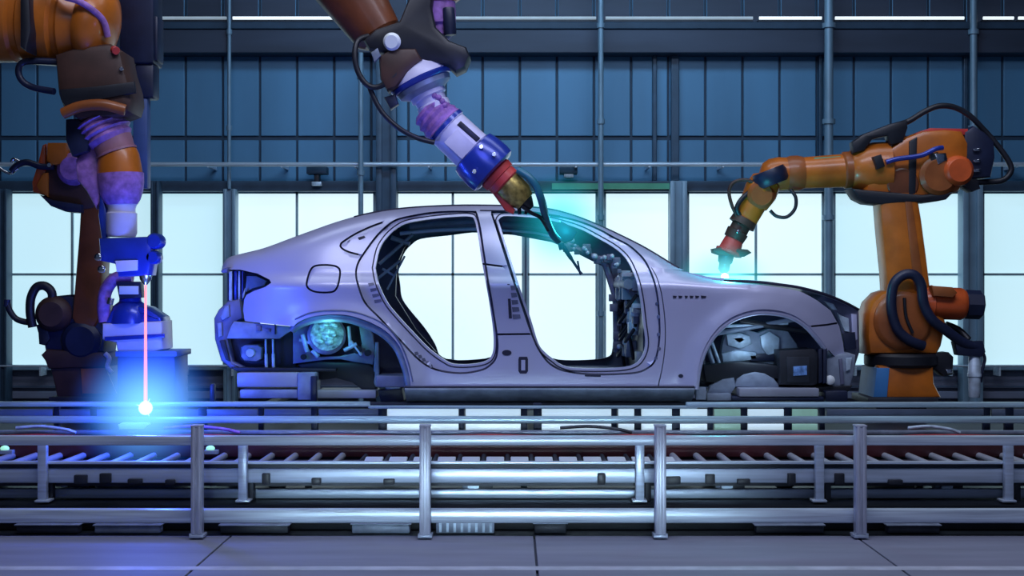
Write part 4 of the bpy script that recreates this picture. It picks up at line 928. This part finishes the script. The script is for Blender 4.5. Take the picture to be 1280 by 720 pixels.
PR(cl, 'clamp_plate', M_WHITEP, [(144,326),(172,325),(172,338),(146,340)], YH-0.125, 0.01, 0.004)
for x, y, r in ((197, 302, 10), (195, 322, 8.5)):
    RV(cl, 'drive_knob', M_BLUE, (x, y, -0.12), (x, y, 0.03), YH, [(0, r*0.8), (0.12, r), (0.9, r), (1, r*0.8)])
PR(cl, 'knob_bracket', M_NAVY, [(184,298),(194,298),(194,328),(186,328)], YH, 0.05, 0.01)
for x, y in ((130, 322), (134, 337)): RV(cl, 'clamp_bolt', M_CHROME, (x, y, -0.13), (x, y, -0.16), YH, cyl(4.5))
RV(cl, 'laser_nozzle', M_CHROME, (182, 343), (182, 356), YH, [(0, 8), (0.5, 7), (0.9, 3), (1, 2)])

# ------------------------------------------------------------------ middle hanging robot
YM = 10.15
mr = thing('industrial_robot', W(440, -40, YM), 'hanging robot in the middle with lavender and blue arm reaching the car roof', 'robot')
RV(mr, 'upper_arm', M_ORANGESH, (395, -75, 0.1), (476, 48, 0.05), YM, [(0, 46), (0.4, 42), (0.8, 34), (0.95, 31), (1, 24)], seg=32)
PR(mr, 'elbow_cover', M_BLACK, [(455,52),(470,38),(500,28),(524,-30),(545,-30),(540,10),(545,35),(562,52),(583,60),(588,72),(582,86),(570,92),(562,84),(540,79),(516,82),(500,74),(478,66),(462,64)], YM-0.05, 0.14, 0.04)
RV(mr, 'counter_joint', M_REDOR, (545, -26), (552, 6), YM+0.1, [(0, 30), (0.7, 30), (0.9, 27), (1, 20)])
RV(mr, 'counter_motor', M_PURPLE, (545, 2), (550, 50), YM+0.1, [(0, 24), (0.1, 24), (0.6, 22), (0.65, 18), (0.9, 17), (1, 12)])
RV(mr, 'motor_plug', M_NAVY, (560, 10), (563, 44), YM, cyl(8))
PR(mr, 'gear_housing', M_BROWN, [(474,72),(490,62),(520,62),(528,76),(510,92),(496,110),(484,114),(476,100)], YM-0.1, 0.12, 0.03)
RV(mr, 'lamp_cap', M_WHITE, (494, 58, -0.2), (493, 60, -0.26), YM, [(0, 10), (0.6, 11), (1, 8)])
PR(mr, 'clip', M_GREYBL, [(464,66),(472,60),(476,70),(468,78)], YM-0.22, 0.02, 0.006)
TB(mr, 'hose', M_BLACK, [(462,48,-0.1),(450,56,-0.15),(447,76,-0.18),(452,97,-0.18),(463,111,-0.18),(476,113,-0.18),(492,104,-0.2),(502,94,-0.2)], YM, 3.5, seg=12)
TB(mr, 'hose', M_BLACK, [(463,108,-0.15),(470,126,-0.15),(482,146,-0.15),(502,164,-0.15),(524,175,-0.12),(544,180,-0.1)], YM, 3.2, seg=12)
PR(mr, 'hose_bracket', M_NAVY, [(480,122),(494,118),(498,130),(488,137)], YM-0.1, 0.05, 0.012)
B0, B1 = (517, 80), (548, 146)
A0, A1 = (540, 142), (658, 253)
def ax(t): return (A0[0]+(A1[0]-A0[0])*t, A0[1]+(A1[1]-A0[1])*t)
def RA(name, m, t0, t1, prof, parent=mr, label=None): return RV(parent, name, m, ax(t0), ax(t1), YM, prof, label, 32)
def bx_(t): return (B0[0]+(B1[0]-B0[0])*t, B0[1]+(B1[1]-B0[1])*t)
def RB(name, m, t0, t1, prof, parent=mr): return RV(parent, name, m, bx_(t0), bx_(t1), YM, prof, None, 32)
RB('cone_flange', M_WHITEP, -0.05, 0.30, [(0, 28), (0.3, 34), (0.8, 40), (1, 41)])
fr_ = RB('flange_ring', M_BLUE, 0.30, 0.40, [(0, 40), (0.2, 41), (0.7, 39), (1, 35)])
RB('flange_skirt', M_GREYBL, 0.40, 0.56, [(0, 36), (0.5, 34), (1, 24)])
RB('cone_neck', M_WHITEP, 0.54, 1.0, [(0, 23), (0.2, 23), (0.25, 20), (0.45, 19), (0.5, 21), (0.7, 21), (0.75, 19), (1, 20)])
gt = RA('gaiter', M_PURPLE, -0.06, 0.13, [(0, 19), (0.15, 24), (0.3, 22), (0.45, 26), (0.6, 24), (0.75, 27), (0.9, 26), (1, 28)])
for k in range(7):
    a = -1.3+k*0.33; c = ax(-0.02); bm = bmesh.new(); w = W(c[0]+math.cos(a)*19, c[1]+math.sin(a)*19-2, YM-0.1); add_ball(bm, w, 0.022, 0.022, 0.022, 10); obj('gaiter_knob', bm, M_PURPLE, gt, 60)
tube_ = RA('tool_tube', M_WHITEP, 0.12, 0.45, [(0, 25), (0.05, 27.5), (0.15, 27.5), (0.17, 26), (1, 27)])
RA('tube_ring', M_BLUE, 0.135, 0.165, [(0, 28), (1, 28)], parent=tube_)
def on_axis(t, side_, lift=0):
    d = Vector((A1[0]-A0[0], A1[1]-A0[1], 0)).normalized(); n = Vector((-d.y, d.x, 0)); c = ax(t); return (c[0]-n.x*side_, c[1]-n.y*side_)
PR(tube_, 'label_plate', mat('pale_label', (0.62, 0.60, 0.76), 0.4), [on_axis(0.22, -16), on_axis(0.22, 8), on_axis(0.41, 8), on_axis(0.41, -16)], YM-0.152, 0.008, 0.004, label='plain pale plate')
PR(tube_, 'indicator_strip', M_BLACK, [on_axis(0.20, 11), on_axis(0.20, 18), on_axis(0.40, 19), on_axis(0.40, 12)], YM-0.13, 0.012, 0.004)
coll = RA('collar', M_BLUE, 0.42, 0.66, [(0, 27), (0.06, 32), (0.3, 34), (0.7, 35), (0.94, 34), (1, 30)])
for s_, t_ in ((10, 0.47), (14, 0.58), (-18, 0.56)):
    c = on_axis(t_, s_); RV(coll, 'collar_screw', M_CHROME, (c[0], c[1], -0.185), (c[0], c[1], -0.21), YM, cyl(2.6))
RA('red_band', M_RED, 0.66, 0.79, [(0, 22), (0.1, 23.5), (0.45, 22.5), (0.5, 21), (0.9, 21), (1, 19)])
RA('nozzle_body', M_BRASS, 0.78, 0.99, [(0, 18), (0.3, 19), (0.7, 18), (1, 13)])
PR(mr, 'nozzle_fin', M_RED, [(612,236),(622,238),(644,262),(642,268),(632,264)], YM, 0.04, 0.01)
RA('nozzle_tip', M_BLACK, 0.98, 1.06, [(0, 12), (0.5, 8), (1, 3)])
RV(mr, 'tip_claw', M_BLACK, (648, 254), (650, 268), YM, cyl(2.5)); RV(mr, 'tip_claw', M_BLACK, (660, 254), (657, 268), YM, cyl(2))
TB(mr, 'hose', M_TEAL, [(648,214,-0.05),(660,222,-0.08),(670,234,-0.08),(677,252,-0.05),(683,272,0.1),(692,290,0.3),(700,298,0.4)], YM, 5.0, seg=12)
TB(mr, 'hose', M_BLACK, [(652,258,-0.05),(664,266,0),(676,272,0.05),(686,286,0.2)], YM, 2.4)
cgl = thing('spot_weld_gun', W(712, 320, 10.75), 'dark forked spot welding gun inside the top of the front door opening', 'welding gun')
PR(cgl, 'gun_body', M_NAVY, [(692,284),(700,276),(712,282),(722,290),(716,300),(706,304),(697,298)], 10.88, 0.05, 0.015)
RV(cgl, 'gun_arm', M_NAVY, (701, 304), (703, 312), 10.82, cyl(4)); RV(cgl, 'electrode', M_NAVY, (704, 308), (727, 343), 10.82, [(0, 3), (0.4, 2.6), (0.5, 1.8), (0.9, 1.6), (1, 2.4)])
RV(cgl, 'electrode', M_NAVY, (722, 326), (725, 342), 10.82, cyl(1.2))

# ------------------------------------------------------------------ sparks, beam
def emis(name, c, s):
    m = bpy.data.materials.new(name); m.use_nodes = True; b = m.node_tree.nodes['Principled BSDF']
    b.inputs['Base Color'].default_value = (0, 0, 0, 1); b.inputs['Emission Color'].default_value = (*c, 1); b.inputs['Emission Strength'].default_value = s; return m
def glow_mat(name, c, s, R, power=1.9, core=None, dens=5.0):
    m = bpy.data.materials.new(name); m.use_nodes = True; nt = m.node_tree; nt.nodes.clear()
    out = nt.nodes.new('ShaderNodeOutputMaterial'); em = nt.nodes.new('ShaderNodeEmission')
    tc = nt.nodes.new('ShaderNodeTexCoord'); ln = nt.nodes.new('ShaderNodeVectorMath'); ln.operation = 'LENGTH'
    nt.links.new(tc.outputs['Object'], ln.inputs[0])
    mr_ = nt.nodes.new('ShaderNodeMapRange'); mr_.inputs['From Min'].default_value = 0; mr_.inputs['From Max'].default_value = R; mr_.inputs['To Min'].default_value = 1; mr_.inputs['To Max'].default_value = 0
    nt.links.new(ln.outputs['Value'], mr_.inputs['Value'])
    pw = nt.nodes.new('ShaderNodeMath'); pw.operation = 'POWER'; pw.inputs[1].default_value = power; nt.links.new(mr_.outputs['Result'], pw.inputs[0])
    ml = nt.nodes.new('ShaderNodeMath'); ml.operation = 'MULTIPLY'; ml.inputs[1].default_value = s; nt.links.new(pw.outputs['Value'], ml.inputs[0])
    rp = nt.nodes.new('ShaderNodeValToRGB'); rp.color_ramp.elements[0].color = (*c, 1); rp.color_ramp.elements[0].position = 0.15
    rp.color_ramp.elements[1].color = (*(core or c), 1); rp.color_ramp.elements[1].position = 0.8
    nt.links.new(mr_.outputs['Result'], rp.inputs['Fac'])
    nt.links.new(rp.outputs['Color'], em.inputs['Color']); nt.links.new(ml.outputs['Value'], em.inputs['Strength'])
    ab = nt.nodes.new('ShaderNodeVolumeAbsorption'); ab.inputs['Color'].default_value = (*[min(1, v*1.05) for v in c], 1)
    m2 = nt.nodes.new('ShaderNodeMath'); m2.operation = 'MULTIPLY'; m2.inputs[1].default_value = dens; nt.links.new(pw.outputs['Value'], m2.inputs[0]); nt.links.new(m2.outputs['Value'], ab.inputs['Density'])
    ad = nt.nodes.new('ShaderNodeAddShader'); nt.links.new(em.outputs['Emission'], ad.inputs[0]); nt.links.new(ab.outputs['Volume'], ad.inputs[1])
    nt.links.new(ad.outputs['Shader'], out.inputs['Volume']); return m
def spark(loc, r, R, c, core, s, label, scale=(1, 1, 1)):
    t = thing('weld_spark', loc, label, 'spark')
    bm = bmesh.new()
    add_ball(bm, Vector((0, 0, 0)), r, r, r, 16)
    rn = random.Random(int(r*1e4))
    for i in range(10):
        d = Vector((rn.gauss(0, 1), rn.gauss(0, 0.6), rn.gauss(0, 0.8))).normalized()
        add_rev(bm, d*r*0.5, d*r*rn.uniform(1.1, 1.5), [(0, r*0.14), (1, 0.001)], 5)
    bmesh.ops.translate(bm, verts=bm.verts[:], vec=loc); obj('core', bm, emis('spark_core_'+label[:5], core, 6), t)
    bm = bmesh.new(); add_ball(bm, Vector((0, 0, 0)), R, R, R, 24)
    me = bpy.data.meshes.new('glow'); bm.to_mesh(me); bm.free(); me.materials.append(glow_mat('glow_'+label[:5], c, s, R, core=core))
    o = bpy.data.objects.new('glow', me); COL.objects.link(o); o.parent = t; o.scale = scale; o['kind'] = 'stuff'
    return t
def point(name, loc, c, e, r=0.05):
    l = bpy.data.lights.new(name, 'POINT'); l.color = c; l.energy = e; l.shadow_soft_size = r
    o = bpy.data.objects.new(name, l); o.location = loc; COL.objects.link(o)
SP = W(182, 510, 10.25)
spark(SP, 0.05, 0.56, (0.015, 0.16, 1.0), (0.30, 0.85, 1.0), 6.0, 'brilliant blue-white weld spark at the foot of the red laser beam')
point('blue_arc_light', SP+Vector((0, -0.12, 0.14)), (0.06, 0.16, 1.0), 40, 0.08)
point('blue_head_light', W(205, 375, 10.0), (0.06, 0.12, 1.0), 22, 0.15)
SB = W(906, 346, 11.30)
spark(SB, 0.03, 0.34, (0.0, 0.80, 0.88), (0.4, 1.0, 1.0), 5.5, 'cyan weld spark under the torch on the bonnet', (1.25, 1, 0.85))
point('cyan_arc_light', SB+Vector((0, -0.35, 0.12)), (0.05, 0.9, 1.0), 11, 0.05)
SC = W(700, 277, 10.72)
spark(SC, 0.004, 0.42, (0.0, 0.66, 0.78), (0.05, 0.75, 0.85), 2.2, 'soft teal weld glow at the windscreen pillar above the front door opening')
point('teal_pillar_light', W(712, 282, 10.6), (0.05, 0.8, 1.0), 4, 0.06)
point('wheelhouse_fill_light', W(945, 430, 10.85), (0.5, 0.75, 1.0), 1.8, 0.08)  # added fill, lifts the pressings in the front wheelhouse
point('cyan_tower_light', W(409, 415, 10.72), (0.2, 0.9, 1.0), 1.6, 0.05)
bm = bmesh.new(); add_rev(bm, W(182, 354, 10.4), SP, [(0, 0.008), (0.5, 0.010), (1, 0.014)], 12)
o = obj('laser_beam', bm, emis('laser_beam_red', (1.0, 0.22, 0.28), 2.2), None); tag(o, 'thin red vertical laser beam from the left robot head down to the blue spark', 'laser beam')

# ------------------------------------------------------------------ lights
def area(name, loc, tgt, sx, sy, e, c):
    l = bpy.data.lights.new(name, 'AREA'); l.shape = 'RECTANGLE'; l.size = sx; l.size_y = sy; l.energy = e; l.color = c
    o = bpy.data.objects.new(name, l); o.location = loc; COL.objects.link(o)
    o.rotation_euler = (Vector(tgt)-Vector(loc)).to_track_quat('-Z', 'Y').to_euler()
area('hall_light_front', (0.6, 6.2, 7.6), (0.5, 11, 1.2), 8, 1.6, 370, (0.74, 0.79, 1.0))
area('hall_light_low', (0.8, -0.5, 4.2), (0.6, 11, 1.3), 5, 1.5, 42, (0.55, 0.66, 1.0))
area('hall_light_top', (0.3, 10.6, 7.6), (0.3, 11.2, 1), 9, 1.5, 130, (0.75, 0.85, 1.0))
area('wall_fill_light', (0.3, 15.5, 7.2), (0.3, 20, 4.0), 6, 0.8, 165, (0.42, 0.72, 1.0))  # added unseen area light to brighten the blue wall
area('rail_fill_light', (-0.1, 5.4, 0.3), (-0.1, 9.75, 0.30), 3.2, 0.10, 3.0, (0.60, 0.84, 1.0))  # added low fill under the view, brightens the foreground rails
bpy.data.lights['rail_fill_light'].spread = math.radians(14.5)
point('violet_arm_light', W(600, 120, 9.2), (0.20, 0.24, 1.0), 11, 0.2)
w = bpy.data.worlds.new('world'); scene.world = w; w.use_nodes = True
bg = w.node_tree.nodes['Background']; bg.inputs[0].default_value = (0.25, 0.38, 0.75, 1); bg.inputs[1].default_value = 0.11

# ------------------------------------------------------------------ camera
cam = bpy.data.cameras.new('camera'); co = bpy.data.objects.new('camera', cam); COL.objects.link(co)
co.location = (0, 0, H); co.rotation_euler = (math.pi/2, 0, 0)
cam.sensor_fit = 'HORIZONTAL'; cam.sensor_width = 36; cam.lens = 36*F/1280; cam.clip_end = 100
scene.camera = co
scene.view_settings.view_transform = 'Standard'
scene.view_settings.look = 'None'
try:
    scene.cycles.use_denoising = True
    scene.cycles.max_bounces = 6
    scene.cycles.sample_clamp_indirect = 3
except Exception: pass
